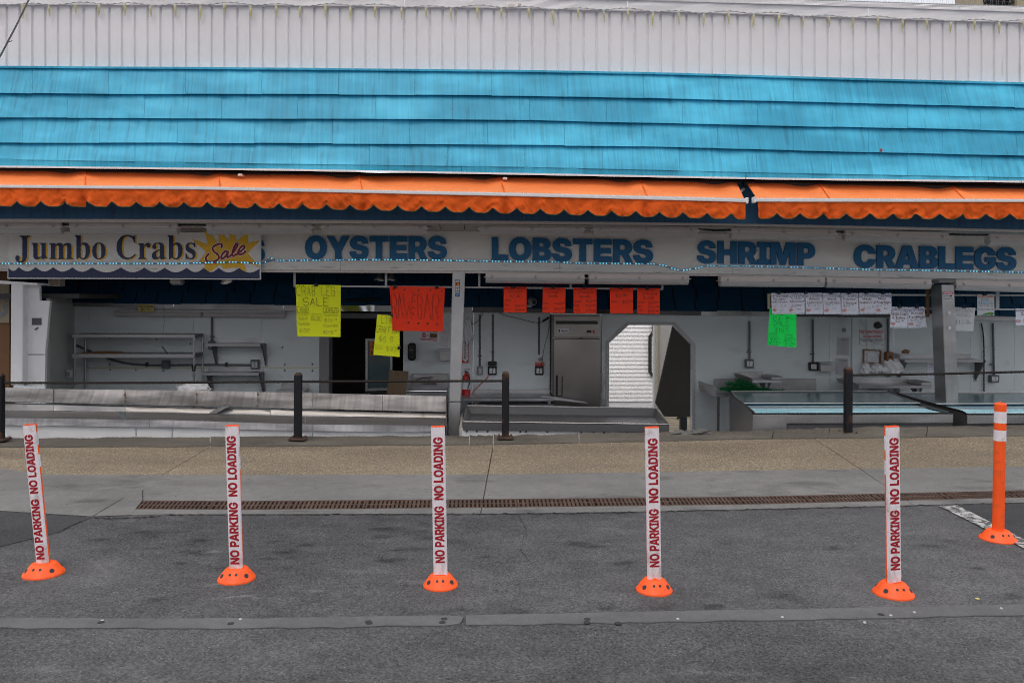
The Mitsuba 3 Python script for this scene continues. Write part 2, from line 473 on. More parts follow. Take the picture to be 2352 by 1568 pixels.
def flat(geom, Yf, dy=0.0, seg=None):
    """print: a shapely polygon (survey angles, y down) laid on a face; Yf = plane or function of the angles"""
    if seg: geom = geom.segmentize(seg)
    V, F, n = [], [], 0
    for g in getattr(geom, 'geoms', [geom]):
        if g.is_empty or g.area < 1e-4 or g.geom_type != 'Polygon': continue
        v, f = trimesh.creation.triangulate_polygon(g, engine='earcut')
        if len(f) == 0: continue
        V.append(v[:, :2]); F.append(np.asarray(f) + n); n += len(v)
    if not V: return None
    V, F = np.vstack(V), np.vstack(F)
    P = np.array([at(x, y, (Yf(x, y) if callable(Yf) else Yf) - dy) for x, y in V])
    return tm(P, F)


# ------------------------------------------------------------------ lettering
FONTS = glob.glob('/opt/blender-*/*/datafiles/fonts/')[0]
_G, _F = {}, {}


def math_letters(s, up, lo):
    return ''.join(chr(up + ord(c) - 65) if 'A' <= c <= 'Z' else chr(lo + ord(c) - 97) if 'a' <= c <= 'z' else c for c in s)


def font(kind):
    if kind not in _F:
        if kind == 'serif':
            _F[kind] = ImageFont.truetype(FONTS + 'NotoSansMath-Regular.woff2', 140)
        else:
            f = ImageFont.truetype(FONTS + 'Inter.woff2', 140)
            f.set_variation_by_axes([32, {'black': 900, 'bold': 700, 'medium': 500}[kind]])
            _F[kind] = f
    return _F[kind]


def glyph(kind, ch):
    key = kind, ch
    if key not in _G:
        c = math_letters(ch, 0x1D400, 0x1D41A) if kind == 'serif' else ch
        f = font(kind)
        adv = f.getlength(c)
        x0, y0, x1, y1 = f.getbbox(c, anchor='ls')
        poly = Polygon()
        if x1 > x0 and y1 > y0:
            im = Image.new('L', (x1 - x0 + 8, y1 - y0 + 8))
            ImageDraw.Draw(im).text((4 - x0, 4 - y0), c, 255, font=f, anchor='ls')
            on = np.pad(np.asarray(im) > 127, ((0, 0), (1, 1))).astype(np.int8)
            rows, st = np.nonzero(np.diff(on, axis=1) == 1)
            en = np.nonzero(np.diff(on, axis=1) == -1)[1]
            poly = union_all(sbox(st, rows, en, rows + 1)).buffer(0.7).buffer(-0.7).simplify(0.75)
            poly = affinity.translate(poly, x0 - 4, y0 - 4)
        _G[key] = poly, adv
    return _G[key]


def word(s, kind='bold', track=0.0):
    parts, x = [], 0
    for ch in s:
        g, a = glyph(kind, ch)
        if not g.is_empty: parts.append(affinity.translate(g, x, 0))
        x += a + track
    return parts


def fit(geoms, x0, y0, x1, y1, slope=0.0):
    """scales a list of polygons (y down) to fill this rectangle; slope shifts y along x"""
    one = not isinstance(geoms, list)
    gs = [geoms] if one else geoms
    b = np.array([g.bounds for g in gs])
    a0, b0, a1, b1 = b[:, 0].min(), b[:, 1].min(), b[:, 2].max(), b[:, 3].max()
    sx, sy = (x1 - x0) / max(a1 - a0, 1e-6), (y1 - y0) / max(b1 - b0, 1e-6)
    out = [affinity.affine_transform(g, [sx, 0, slope * sx, sy, x0 - a0 * sx, y0 - b0 * sy - slope * a0 * sx]) for g in gs]
    return out[0] if one else out


PEN = {'A': '00 26 40;12 32', 'B': '00 06 26 35 34 23 03;23 32 31 20 00', 'C': '46 26 05 01 20 40', 'D': '00 06 26 45 41 20 00', 'E': '46 06 00 40;03 33', 'F': '46 06 00;03 33',
       'G': '45 36 16 05 01 10 30 41 43 23', 'H': '00 06;40 46;03 43', 'I': '16 36;10 30;26 20', 'J': '46 41 30 10 01', 'K': '00 06;46 03 40', 'L': '06 00 40', 'M': '00 06 23 46 40', 'N': '00 06 40 46',
       'O': '16 05 01 10 30 41 45 36 16', 'P': '00 06 36 45 44 33 03', 'Q': '16 05 01 10 30 41 45 36 16;22 40', 'R': '00 06 36 45 44 33 03;23 40', 'S': '45 36 16 05 04 13 33 42 41 30 10 01',
       'T': '06 46;26 20', 'U': '06 01 10 30 41 46', 'V': '06 20 46', 'W': '06 10 24 30 46', 'X': '06 40;46 00', 'Y': '06 23 46;23 20', 'Z': '06 46 00 40', '0': '16 05 01 10 30 41 45 36 16', '1': '14 26 20;10 30',
       '2': '05 16 36 45 44 00 40', '3': '05 16 36 45 44 33 13;33 42 41 30 10 01', '4': '06 03 43;36 30', '5': '46 06 03 33 42 41 30 10 01', '6': '46 26 04 01 10 30 41 42 33 03', '7': '06 46 10;13 33',
       '8': '16 05 04 13 33 42 41 30 10 01 02 13 33 44 45 36 16', '9': '44 33 13 04 05 16 36 45 44 30', '$': '45 36 16 05 04 13 33 42 41 30 10 01;27 20', 'b': '06 00 30 41 42 33 03', '*': '10 26 30 04 44 10',
       '.': '10 11', '-': '03 43', '/': '00 46', ':': '11 12;14 15'}


def hand(s, weight, gap=1.6, aspect=1.0):
    """marker handwriting: stroked capitals, cell 4 x 6, y down; weight = stroke width in cell units"""
    out, x = [], 0.0
    for ch in s:
        if ch == ' ':
            x += 3.0; continue
        for st in PEN[ch].split(';'):
            P = np.array([[int(q[0]) + x, -int(q[1])] for q in st.split()], float)
            P += rng.normal(0, 0.12, P.shape)
            if ch in 'COGSBDPRUJ02356890$b' and len(P) > 3:
                P = smooth_path(P, 3)
            out.append(LineString(P).buffer(weight * .72, quad_segs=2))
        x += 4 + gap
    return union_all(out)


class Sheet:
    """a hanging sheet of paper or card: corners TL, TR, BR, BL sighted, on the plane Y, with a small bow; u right, v down in 0..1"""

    def __init__(self, key, corners, Y, m, bow=0.0, thick=0.0015, part='sheet', edge=None):
        self.c, self.Y, self.bow, self.key = np.array(corners, float), Y, bow, key
        n = 12 if bow else 4
        u = np.linspace(0, 1, n + 1)
        rows = [[self.P(a, b) for a in u] for b in u]
        back = np.array(rows) + [0, thick, 0]
        ms = [lofts(rows), lofts(back)]
        for sl in (np.s_[0, :], np.s_[-1, :], np.s_[:, 0], np.s_[:, -1]):
            ms.append(loft(np.array(rows)[sl], back[sl]))
        put(key, part, cat(ms), m)

    def px(self, u, v):
        tl, tr, br, bl = self.c
        return (tl * (1 - u) + tr * u) * (1 - v) + (bl * (1 - u) + br * u) * v

    def depth(self, u, v):
        return self.Y - self.bow * (math.sin(math.pi * u) * (0.35 + 0.65 * v) + 0.5 * math.sin(2.3 * v + 1.7 * u) + 0.9 * (float(meshkit.noise(np.array([u * 3.1 + self.Y, v * 3.7, self.c[0][0] * .1]))) - .5))

    def P(self, u, v, dy=0.0):
        x, y = self.px(u, v)
        return at(x, y, self.depth(u, v) - dy)

    def mesh(self, geom, dy=0.002):
        geom = geom.segmentize(0.05) if self.bow else geom
        V, F, n = [], [], 0
        for g in getattr(geom, 'geoms', [geom]):
            if g.is_empty or g.geom_type != 'Polygon' or g.area < 1e-7: continue
            v, f = trimesh.creation.triangulate_polygon(g, engine='earcut')
            if len(f): V.append(v[:, :2]); F.append(np.asarray(f) + n); n += len(v)
        if not V: return None
        V = np.vstack(V)
        return tm(np.array([self.P(a, b, dy) for a, b in V]), np.vstack(F))

    def write(self, lines, m, part='lettering', dy=0.002):
        """lines: (text, u0, v0, u1, v1, kind or pen weight)"""
        ms = []
        for s, a0, b0, a1, b1, k in lines:
            g = fit(hand(s, k) if not isinstance(k, str) else union_all(word(s, k)), a0, b0, a1, b1)
            if np.linalg.norm(self.px(a1, b0) - self.px(a0, b0)) > 22:      # large enough to tell apart: a part of its own
                put(self.key, part, self.mesh(g, dy), m)
            else:
                ms.append(self.mesh(g, dy))
        if ms: put(self.key, 'small_' + part if not part.startswith('small') else part, cat(ms), m, kind='stuff')

    def shape(self, geom, m, part, dy=0.002):
        return put(self.key, part, self.mesh(geom, dy), m, kind='stuff' if len(getattr(geom, 'geoms', [0])) > 1 else None)


def poly_fn(pts):
    xs, ys = zip(*pts)
    xs, ys = np.array(xs, float), np.array(ys, float)

    def f(x):
        if x < xs[0]: return ys[0] + (x - xs[0]) * (ys[1] - ys[0]) / (xs[1] - xs[0])
        if x > xs[-1]: return ys[-1] + (x - xs[-1]) * (ys[-1] - ys[-2]) / (xs[-1] - xs[-2])
        return float(np.interp(x, xs, ys))
    return f


XL, XR = -330.0, 2700.0
SPAN = np.concatenate([np.linspace(XL, XR, 61)])

# ================================================================== GROUND
asph = poly_fn([(0, 1172), (212, 1185), (350, 1180), (1176, 1178), (1500, 1173), (1720, 1168), (2352, 1153)])
lip_t = poly_fn([(0, 1161), (297, 1168.7), (574, 1170), (1148, 1165), (1720, 1158), (2352, 1142)])
grt_t = poly_fn([(0, 1148), (328, 1148.7), (574, 1149.5), (1148, 1145), (1720, 1139.5), (2352, 1125)])
agg_f = poly_fn([(0, 1074), (60, 1084), (115, 1089.7), (574, 1090.5), (1176, 1088.6), (1720, 1080), (2352, 1070.5)])
cap_f = poly_fn([(0, 1026), (574, 1024), (1148, 1020), (1720, 1007.5), (2352, 1000)])
cap_b = poly_fn([(0, 1005), (574, 1002), (1148, 999.5), (1560, 991), (1720, 988.5), (1910, 982), (2352, 976)])
strip_t = poly_fn([(0, 1418), (574, 1418), (1148, 1410), (1720, 1399), (2352, 1387)])
strip_b = poly_fn([(0, 1441), (574, 1441.5), (1148, 1432.5), (1720, 1424), (2352, 1411)])
CAPF, CAPB = 8.66, 9.20


def gline(fn, z, xs=SPAN):
    return np.array([gnd(x, fn(x), z) for x in xs])


edge = gline(asph, 0.0)
far = edge.copy(); far[:, 1] = np.linspace(-90, -90, len(edge)); far[:, 0] = edge[:, 0] * 14
edge_x = np.vstack([[-90, edge[0][1] - .5, 0], edge, [110, edge[-1][1] + .5, 0]])
far_x = np.vstack([[-120, -90, 0], far, [140, -90, 0]])
far_x[:, 0] = np.linspace(-120, 140, len(far_x))
near_x = edge_x.copy(); near_x[:, 1] = 2.0; near_x[1:-1, 0] = np.linspace(-14, 14, len(near_x) - 2)
struct('road', lofts([far_x, near_x, edge_x]), 'asphalt', 'dark grey asphalt road and parking bay, stained with oil spots')
# darker repair patches of younger asphalt
pa = [(-330, 1300), (0, 1254), (90, 1232), (134, 1221), (162, 1207), (212, 1187), (100, 1179), (0, 1173), (-330, 1150)]
v, f = trimesh.creation.triangulate_polygon(Polygon(pa), engine='earcut')
struct('asphalt_patch', tm([gnd(x, y, 0.004) for x, y in v], f), 'new_asphalt', 'darker asphalt repair patch at the left kerb')
pb = [(2196, 1158.5), (2240, 1157), (2352, 1154), (2640, 1147), (2640, 1410), (2352, 1246)]
v, f = trimesh.creation.triangulate_polygon(Polygon(pb), engine='earcut')
struct('asphalt_patch', tm([gnd(x, y, 0.004) for x, y in v], f), 'new_asphalt', 'darker asphalt right of the white bay line')
pl = [(2156, 1160.5), (2198, 1158.7), (2352, 1237), (2640, 1384), (2640, 1424), (2352, 1258)]
v, f = trimesh.creation.triangulate_polygon(Polygon(pl), engine='earcut')
struct('bay_line', tm([gnd(x, y, 0.008) for x, y in v], f), 'line', 'worn white painted parking bay line at the right')

def crack(pts, w, seed):
    r_ = np.random.default_rng(seed)
    P = []
    for (xa_, ya_), (xb_, yb_) in zip(pts[:-1], pts[1:]):
        for t in np.linspace(0, 1, 9)[:-1]:
            P.append((xa_ + (xb_ - xa_) * t + r_.normal(0, 1.1), ya_ + (yb_ - ya_) * t + r_.normal(0, .7)))
    P.append(pts[-1])
    G = np.array([gnd(x, y, .0065) for x, y in P])
    ww = w * r_.uniform(.25, 1.2, len(G)); ww[-1] = ww[0] = .0005
    return loft(G + np.c_[ww * .5, ww, ww * 0], G - np.c_[ww * .5, ww, ww * 0])


for i, (pts, w) in enumerate([([(-120, 1281), (0, 1254), (90, 1232), (134, 1221), (162, 1207), (212, 1187)], .008), ([(215, 1187), (260, 1189), (330, 1186), (372, 1183)], .012), ([(330, 1187), (300, 1202), (262, 1214), (190, 1232)], .0035),
                              ([(1700, 1440), (1650, 1475), (1580, 1500), (1560, 1540), (1500, 1600)], .003), ([(1190, 1183), (1210, 1215), (1195, 1260), (1225, 1300)], .003), ([(2120, 1170), (2060, 1200), (2040, 1240)], .0035)]):
    put('road', 'crack', crack(pts, w, 40 + i), 'dark')
put('road', 'kerb_seam', crack([(x, asph(x) + 1.0) for x in range(380, 2640, 60)], .009, 77), 'dark')

# concrete strip across the road with its anchor holes
segs = [(XL, 1066), (1070, XR)]
for a, b in segs:
    xs = np.linspace(a, b, 40)
    A, B = gline(strip_t, 0.006, xs), gline(strip_b, 0.006, xs)
    if a == XL: A[-1] += [0.0, -.02, 0]; B[-1] += [-.02, 0.01, 0]
    A[:, 1] += rng.normal(0, .004, 40); B[:, 1] += rng.normal(0, .006, 40)
    B2 = B.copy(); B2[:, 2] = -0.01; A2 = A.copy(); A2[:, 2] = -0.01
    k = put('concrete_strip', 'slab', cat([loft(A, B), loft(B, B2), loft(A2, A)]), 'strip')
labels['concrete_strip'] = {'kind': 'structure', 'label': 'narrow flush concrete strip crossing the asphalt in front of the bollards'}
for x, y, dk in [(235, 1424, 0), (232, 1428, 1), (552, 1421, 0), (530, 1431, 1), (848, 1430, 1), (846, 1427, 1), (1020, 1420, 1), (1016, 1428, 1), (1349, 1421, 1), (1348, 1428, 1), (1420, 1430, 1),
                 (1557, 1420, 0), (1797, 1416, 0), (2023, 1410, 1), (1986, 1428, 0), (2100, 1405, 0), (2300, 1396, 0), (2046, 1412, 0)]:
    c = gnd(x, y, 0.007)
    put('concrete_strip', 'anchor_hole' if dk else 'anchor_cap', lathe([(0, .002), (.012, .003), (.017, .001), (.018, -.004)] if dk else [(0, .003), (.006, .003), (.009, -.003)], c, 14), 'dark' if dk else 'pale_grey', 30)

# pavement: lip, grate, slab, aggregate panels, quay edge; joints run through all of them
J = [[(512, 1007), (214, 1184)], [(1135, 1010), (1104, 1178)], [(1870, 1005), (2108, 1166)]]


def jx(k, y):
    (xa, ya), (xb, yb) = J[k]
    return xa + (y - ya) * (xb - xa) / (yb - ya)


def solve(k, fn):
    y = 1080.0
    for _ in range(30): y = fn(jx(k, y))
    return jx(k, y)


def band(name, front, back, zf, zb, m, label, x_from=XL, joints=(0, 1, 2), Yb=None):
    fr = [x_from] + [solve(k, front) for k in joints] + [XR]
    bk = [x_from] + [solve(k, back) for k in joints] + [XR]
    for i in range(len(fr) - 1):
        g = 1.1
        n = 24
        xa = np.linspace(fr[i] + g, fr[i + 1] - g, n); xb = np.linspace(bk[i] + g * .8, bk[i + 1] - g * .8, n)
        A = np.array([gnd(x, front(x), zf) for x in xa])
        B = np.array([gnd(x, back(x), zb) for x in xb]) if Yb is None else np.array([at(x, back(x), Yb) - [0, 0, .006] for x in xb])
        dn = np.array([0, 0, -.03])
        rows = [A + dn, A] + [A + (B - A) * t for t in (.25, .5, .75)] + [B, B + dn]
        put('pavement', name, cat([lofts(rows), loft([A[0] + dn, B[0] + dn], [A[0], B[0]]), loft([A[-1], B[-1]], [A[-1] + dn, B[-1] + dn])]), m)


labels['pavement'] = {'kind': 'structure', 'label': 'concrete and tan exposed aggregate pavement along the quay'}
XG = 300.0
band('lip_slab', asph, lip_t, .004, .004, 'concrete', '', x_from=XG, joints=(1, 2))
band('concrete_slab', grt_t, agg_f, .004, .006, 'concrete', '', x_from=XG + 28, joints=(1, 2))
# left apron (no grate)
n = 24
xa, xb = np.linspace(XL, XG - 1, n), np.linspace(XL, XG + 27, n)
apr_b = np.array([gnd(x, agg_f(x), .006) for x in np.linspace(XL, XG + 27, n)])
apr_f = np.array([gnd(x, asph(x), .004) for x in np.linspace(XL, XG - 1, n)])
xj_f, xj_b = solve(0, asph), solve(0, agg_f)
# split at the first joint: only the left piece ends there, the right one reaches the grate
for k, (a, b, c, d) in enumerate([(XL, xj_f - 1.2, XL, xj_b - 1.0)]):
    A = [gnd(x, asph(x), .004) for x in np.linspace(a, b, n)]; B = [gnd(x, agg_f(x), .006) for x in np.linspace(c, d, n)]
    put('pavement', 'concrete_slab', lofts([A, B]), 'concrete')
P2 = [(xj_f + 1.2, asph(xj_f)), (250, asph(250)), (XG - 1, asph(XG)), (XG + 27, grt_t(XG + 27)), (XG + 27, grt_t(XG + 27) - .1), (xj_b + 1.0, agg_f(xj_b)), (xj_b + 1.0, agg_f(xj_b))]
tip = (XG + 27, grt_t(XG + 27))
v, f = trimesh.creation.triangulate_polygon(Polygon([(xj_f + 1.2, asph(xj_f)), (250, asph(250)), (XG - 1, asph(XG)), (XG + 27, grt_t(XG + 27)), (XG + 27, agg_f(XG + 27)), (xj_b + 1.0, agg_f(xj_b))]), engine='earcut')
put('pavement', 'concrete_slab', tm([gnd(x, y, .005) for x, y in v], f), 'concrete')
band('aggregate_panel', agg_f, cap_f, .006, 0, 'aggregate', '', Yb=CAPF)
# bed under the joints and the drain
bed = [gline(asph, -.04), gline(agg_f, -.04), np.array([at(x, cap_f(x), CAPF) - [0, 0, .06] for x in SPAN])]
put('pavement', 'joint_bed', lofts(bed), 'dark')
# quay edge: cracked cap stones
cuts = [XL, -20, solve(0, cap_f), 1078, solve(1, cap_f), 1330, 1590, 1776, 1905, 2130, XR]
for a, b in zip(cuts[:-1], cuts[1:]):
    xs = np.linspace(a + .9, b - .9, 14)
    F = np.array([at(x, cap_f(x), CAPF) for x in xs]) + np.c_[xs * 0, rng.normal(0, .010, 14), xs * 0]
    B = np.array([at(x, cap_b(x), CAPB) for x in xs]); B[:, 2] += rng.normal(0, .006, 14)
    M = (F + B) / 2; M[:, 2] += .006 + rng.normal(0, .004, 14)
    lo = F.copy(); lo[:, 2] -= .06; bk = B.copy(); bk[:, 2] = -1.6
    Fr = F.copy(); Fr[:, 1] += .03; Fr[:, 2] += .006
    put('quay_edge', 'cap_stone', lofts([lo, F, Fr, M, B, bk]), 'cap')
labels['quay_edge'] = {'kind': 'structure', 'label': 'weathered cracked concrete quay edge carrying the black rail posts'}
# loose broken concrete on the edge below the back door
k = thing('rubble_patch', 'pale crumbled concrete rubble on the quay edge below the open back door', 'rubble')
for i in range(16):
    x, y = 1560 + rng.uniform(-10, 75), 990 + rng.uniform(-2, 7)
    c = at(x, y, 9.05 - (y - 990) * .012)
    s = rng.uniform(.012, .035)
    put(k, 'lump', hull(c + rng.normal(0, 1, (12, 3)) * [s * 1.5, s, s * .5]), 'concrete')
struct('water', tm([[-400, 9.25, -1.3], [400, 9.25, -1.3], [400, 900, -1.3], [-400, 900, -1.3]], [[0, 1, 2], [0, 2, 3]]), mat('water', (.02, .03, .032), .12), 'dark harbour water under the barge')

ORD = ['first', 'second', 'third', 'fourth', 'fifth', 'sixth', 'seventh', 'eighth', 'ninth', 'tenth', 'eleventh', 'twelfth', 'thirteenth', 'fourteenth', 'fifteenth']
# trench drain: grate sections of rusty slotted iron
gx = [XG]
for k in range(14):   # sections of equal length
    x = gx[-1]
    p0 = gnd(x, (lip_t(x) + grt_t(x)) / 2, 0)
    lo, hi = x, x + 400
    for _ in range(40):
        m_ = (lo + hi) / 2
        q = gnd(m_, (lip_t(m_) + grt_t(m_)) / 2, 0)
        if np.linalg.norm(q - p0) < .61: lo = m_
        else: hi = m_
    gx.append(lo)
for i in range(len(gx) - 1):
    if gx[i] > XR - 250: break
    a, b = gx[i] + .8, gx[i + 1] - .8
    P = lambda s, t: gnd(a + (b - a) * s, lip_t(a + (b - a) * s), .004) * (1 - t) + gnd(a + (b - a) * s + 28 * (1 - (a + (b - a) * s) / 1080), grt_t(a + (b - a) * s + 28 * (1 - (a + (b - a) * s) / 1080)), .004) * t
    key = thing('drain_grate', f'rusty slotted iron drain grate, {ORD[i]} section from the left end of the drain', 'grate', 'trench drain grates')
    fr, sl = [], []

    def bar(s0, s1, t0, t1):
        q = np.array([P(s0, t0), P(s1, t0), P(s1, t1), P(s0, t1)])
        return hull(np.vstack([q, q - [0, 0, .025]]))
    for t0, t1 in ((0, .09), (.46, .55), (.91, 1)):
        fr.append(bar(0, 1, t0, t1))
    fr += [bar(0, .025, .0, 1), bar(.975, 1, 0, 1)]
    n = 17
    for k in range(1, n):
        s = .025 + .95 * k / n
        sl.append(bar(s - .016, s + .016, .02, .98))
    put(key, 'frame', cat(fr), 'rust')
    put(key, 'slat', cat(sl), 'rust', kind='stuff')
put('pavement', 'drain_channel', lofts([gline(lip_t, 0), gline(lip_t, -.11), gline(grt_t, -.11), gline(grt_t, 0)]), 'black')

# small litter: pebbles, leaf bits
k = thing('yellow_leaf', 'small yellow leaf lying on the asphalt right of the fifth bollard', 'leaf')
put(k, 'blade', lathe([(0, .003), (.008, .003), (.013, 0)], gnd(2245, 1374, .003), 6), 'note')

# ================================================================== BUILDING
B = 'market_barge'
labels['market_barge'] = {'label': 'long floating fish market barge with ribbed grey siding above a blue shingled mansard', 'category': 'building'}
trim_t = poly_fn([(0, 151.5), (574, 155), (883, 158), (1206, 161), (1524, 166.5), (1780, 174), (2016, 181), (2352, 189.5)])
c1 = poly_fn([(0, 213.5), (250, 216), (574, 216), (896, 217.5), (1206, 220.8), (1479, 225), (1653, 229.5), (1780, 232), (1997, 237.7), (2352, 247)])
c2 = poly_fn([(0, 270), (632, 272.5), (1039, 274.5), (1206, 276), (1393, 280.5), (1780, 288), (1989, 292.7), (2352, 301.3)])
c3 = poly_fn([(0, 327.1), (632, 329.3), (1206, 333), (1471, 336.5), (1780, 343.6), (1989, 349.1), (2352, 357.2)])
c4 = poly_fn([(0, 364), (632, 374), (1206, 381.5), (1780, 395), (2352, 405.5)])
drip = poly_fn([(0, 380.8), (632, 388), (1148, 396.7), (1780, 408.8), (2352, 415.5)])
side_t = poly_fn([(0, 10.2), (632, 12.1), (1206, 19.1), (1780, 33.5), (2016, 43), (2352, 51.6)])
side_m = poly_fn([(0, -22), (1148, -8), (1443, 0), (1780, 9.5), (2016, 16.7), (2352, 27.7)])
side_u = poly_fn([(0, -40), (1148, -25), (1780, -1.5), (2123, 9.4), (2352, 16.1)])
YT, YB = 9.45, 9.20       # mansard: top and foot


def Yr(y, x):
    t = (y - trim_t(x)) / (drip(x) - trim_t(x))
    return YT + (YB - YT) * t


# siding boards
YS = 9.50
xs_j = []
for x0, cs in ((0, [65, 173, 285, 395, 508, 620, 735, 845, 955, 1070, 1180, 1290, 1400, 1508, 1620, 1730, 1840, 1952, 2062, 2172, 2288]),):
    xs_j += [c * .26857 for c in cs]
first = xs_j[0]
pitch = (2343 - first) / 79.0
joints = [first + pitch * k for k in range(-10, 92)]
zb = lambda x: at(x, trim_t(x) + 6, YS)[2]
for a, b in zip(joints[:-1], joints[1:]):
    A0, A1 = at(a, trim_t(a) + 6, YS), at(b, trim_t(b) + 6, YS)
    B0, B1 = at(a, side_t(a) - 4, YS), at(b, side_t(b) - 4, YS)
    g, d = .024, .028
    j = rng.normal(0, .0012)
    cols = [(0.0, d), (.004, d), (.009, j), (.075, j - .0015), (A1[0] - A0[0] - g, j), (A1[0] - A0[0] - g + .009, d), (A1[0] - A0[0], d)]
    rows = [[[A0[0] + s, YS + dd, A0[2] + (A1[2] - A0[2]) * s / pitch / .0054 * 0] for s, dd in cols], [[B0[0] + s, YS + dd, B0[2]] for s, dd in cols]]
    put(B, 'siding_board', lofts(rows), 'siding')
# top flashings
for k, (lo, hi, yy, nm) in enumerate([(side_t, side_m, YS - .035, 'fascia_flashing'), (side_m, side_u, YS - .055, 'coping')]):
    cutx = [XL, 300, 930, 1442, 1994, XR] if k == 0 else [XL, 900, 1848, 2205, XR]
    for a, b in zip(cutx[:-1], cutx[1:]):
        xs = np.linspace(a + .5, b - .5, 14)
        L = np.array([at(x, lo(x), yy) for x in xs]); H = np.array([at(x, hi(x) - (1.5 if k == 0 else 0), yy) for x in xs])
        L[:, 1] += rng.normal(0, .003, 14)
        Lb, Hb = L + [0, .05, .004], H + [0, .05, 0]
        M = (L + H) / 2 + np.c_[xs * 0, rng.normal(0, .004, 14), xs * 0]
        put(B, nm, lofts([Lb, L, M, H, Hb]), 'siding')
P0, P1 = at(XL, side_t(XL), YS), at(XR, side_t(XR), YS)
put(B, 'roof', box(P0[0], P1[0], YS + .2, 13.15, 2.60, 2.66), 'grey')
put(B, 'parapet', cat([box(P0[0], P1[0], YS + .03, YS + .16, 2.6, 4.85), box(P0[0] - .05, P0[0], YS + .05, 13.1, 2.4, 2.7)]), 'siding')
# blue ridge trim
for a, b in zip([XL, 615, 1324, 1992], [614, 1323, 1991, XR]):
    xs = np.linspace(a, b, 12)
    L = np.array([at(x, trim_t(x) + 4.4, YT - .05) for x in xs]); H = np.array([at(x, trim_t(x), YT - .05) for x in xs])
    put(B, 'ridge_trim', lofts([L + [0, .06, 0], L, H, H + [0, .12, .02]]), 'shingle')
# mansard shingle panels, four courses
rows_j = [[-98, 75, 250, 427, 601.6, 778.3, 952.9, 1128.8, 1304.2, 1478.2, 1650.6, 1822, 1993, 2161, 2330],
          [-23, 154.4, 331.7, 509, 684.3, 862.4, 1038.8, 1216, 1392.8, 1566.6, 1739, 1911, 2083, 2252],
          [-125, 52, 229.6, 408, 585.5, 763.5, 941, 1118.9, 1296, 1473.4, 1648, 1821, 1994, 2164.8, 2335],
          [-47, 131.6, 310, 490, 669.5, 848, 1026.7, 1205.6, 1383.9, 1560.6, 1736.6, 1909.6, 2082.9, 2254.7]]
tops = [lambda x: trim_t(x) + 2, c1, c2, c3]
bots = [c1, c2, c3, lambda x: c4(x) + 2]
for ci in range(4):
    js = [XL] + rows_j[ci] + [rows_j[ci][-1] + 176, XR]
    js = sorted(set(j for j in js if j <= XR))
    for a, b in zip(js[:-1], js[1:]):
        proud = rng.uniform(-.0025, .0025)
        drop = rng.normal(0, .5) if ci < 3 else 0
        tilt = rng.normal(0, .4) if ci < 3 else 0
        seed = int(rng.integers(1e6))
        N, Mv = 9, 5
        rows = []
        for vv in np.linspace(0, 1, Mv):
            row = []
            for s in np.linspace(0, 1, N):
                x = a + .18 + (b - a - .36) * s
                yt, yb = tops[ci](x) - (2 if ci else 0), bots[ci](x) + drop + tilt * (s - .5)
                y = yt + (yb - yt) * vv
                xx = x + (s < .01) * .25 + (y - tops[ci](x)) * .0062 * (x - 1083) / 137 * .35
                out = .010 + .046 * vv + proud
                dent = .007 * (meshkit.noise(np.array([x * .035, y * .07, seed])) - .5) * 2
                edge_l = 0
                row.append(at(xx, y, Yr(y, x) - out + dent + edge_l * vv))
            rows.append(row)
        r = np.array(rows)
        under = r[-1] + [0, .05, .006]
        put(B, 'roof_shingle', cat([lofts(list(r) + [under]), loft(r[:, 0], r[:, 0] + [0, .02, 0]), loft(r[:, -1] + [0, .02, 0], r[:, -1])]), 'shingle', 40)
for a, b in zip([XL, 1060, 1714, 2271], [1059, 1713, 2270, XR]):
    xs = np.linspace(a, b, 16)
    Lo = np.array([at(x, drip(x), YB - .035) for x in xs]); Hi = np.array([at(x, c4(x), YB - .035) for x in xs])
    Lo[:, 1] += rng.normal(0, .003, 16)
    put(B, 'eave_strip', lofts([Lo + [0, .03, 0], Lo, Hi, Hi + [0, .03, .003]]), 'shingle', 40)
xs = np.linspace(XL, XR, 40)
put(B, 'roof_deck', lofts([[at(x, trim_t(x) + 1, YT + .03) for x in xs], [at(x, drip(x) - 1, YB + .03) for x in xs]]), 'dark')
# white drip edge, with the dent left of the middle
for a, b in [(XL, 1072), (1073, 1711), (1712.5, 2345), (2346, XR)]:
    xs = np.linspace(a, b, 50)
    bulge = np.array([math.exp(-((x - 868) / 28) ** 2) for x in xs])
    Hi = np.array([at(x, drip(x) - .3 + .3 * q, YB - .045) for x, q in zip(xs, bulge)]); Lo = np.array([at(x, drip(x) + 4 + 1.9 * q, YB - .045 - .03 * q) for x, q in zip(xs, bulge)])
    put(B, 'drip_edge', lofts([Hi + [0, .05, .004], Hi, Lo, Lo + [0, .06, 0.012]]), 'white')
# recess under the eave, fascia, beam
fas_b = poly_fn([(0, 502), (459, 503), (1206, 507), (1558, 511), (1665, 512.8), (1735, 513.5), (2010, 519), (2352, 527)])
beam_b = poly_fn([(0, 508), (600, 510.5), (1206, 513), (1680, 517), (2010, 523), (2352, 532)])
YF = 9.42
xs = np.linspace(XL, XR, 40)
put(B, 'eave_soffit', lofts([[at(x, drip(x) + 3.5, YB - .03) + [0, 0, .012] for x in xs], [at(x, drip(x) + 3.5, YF) + [0, 0, -.012] for x in xs]]), 'dark')  # dark colour stands for the shade in the recess
fj = [XL, -60, 262, 610, 910, 1205, 1485, 1812, 1970, 2175, 2400, XR]
for a, b in zip(fj[:-1], fj[1:]):
    q = np.linspace(a + .3, b - .3, 6); dd = rng.normal(0, .003)
    Lo = np.array([at(x, fas_b(x), YF + dd) for x in q]); Hi = np.array([at(x, drip(x) - 4, YF + dd) for x in q])
    put(B, 'fascia_panel', lofts([Lo + [0, .02, 0], Lo, Hi]), 'fascia')
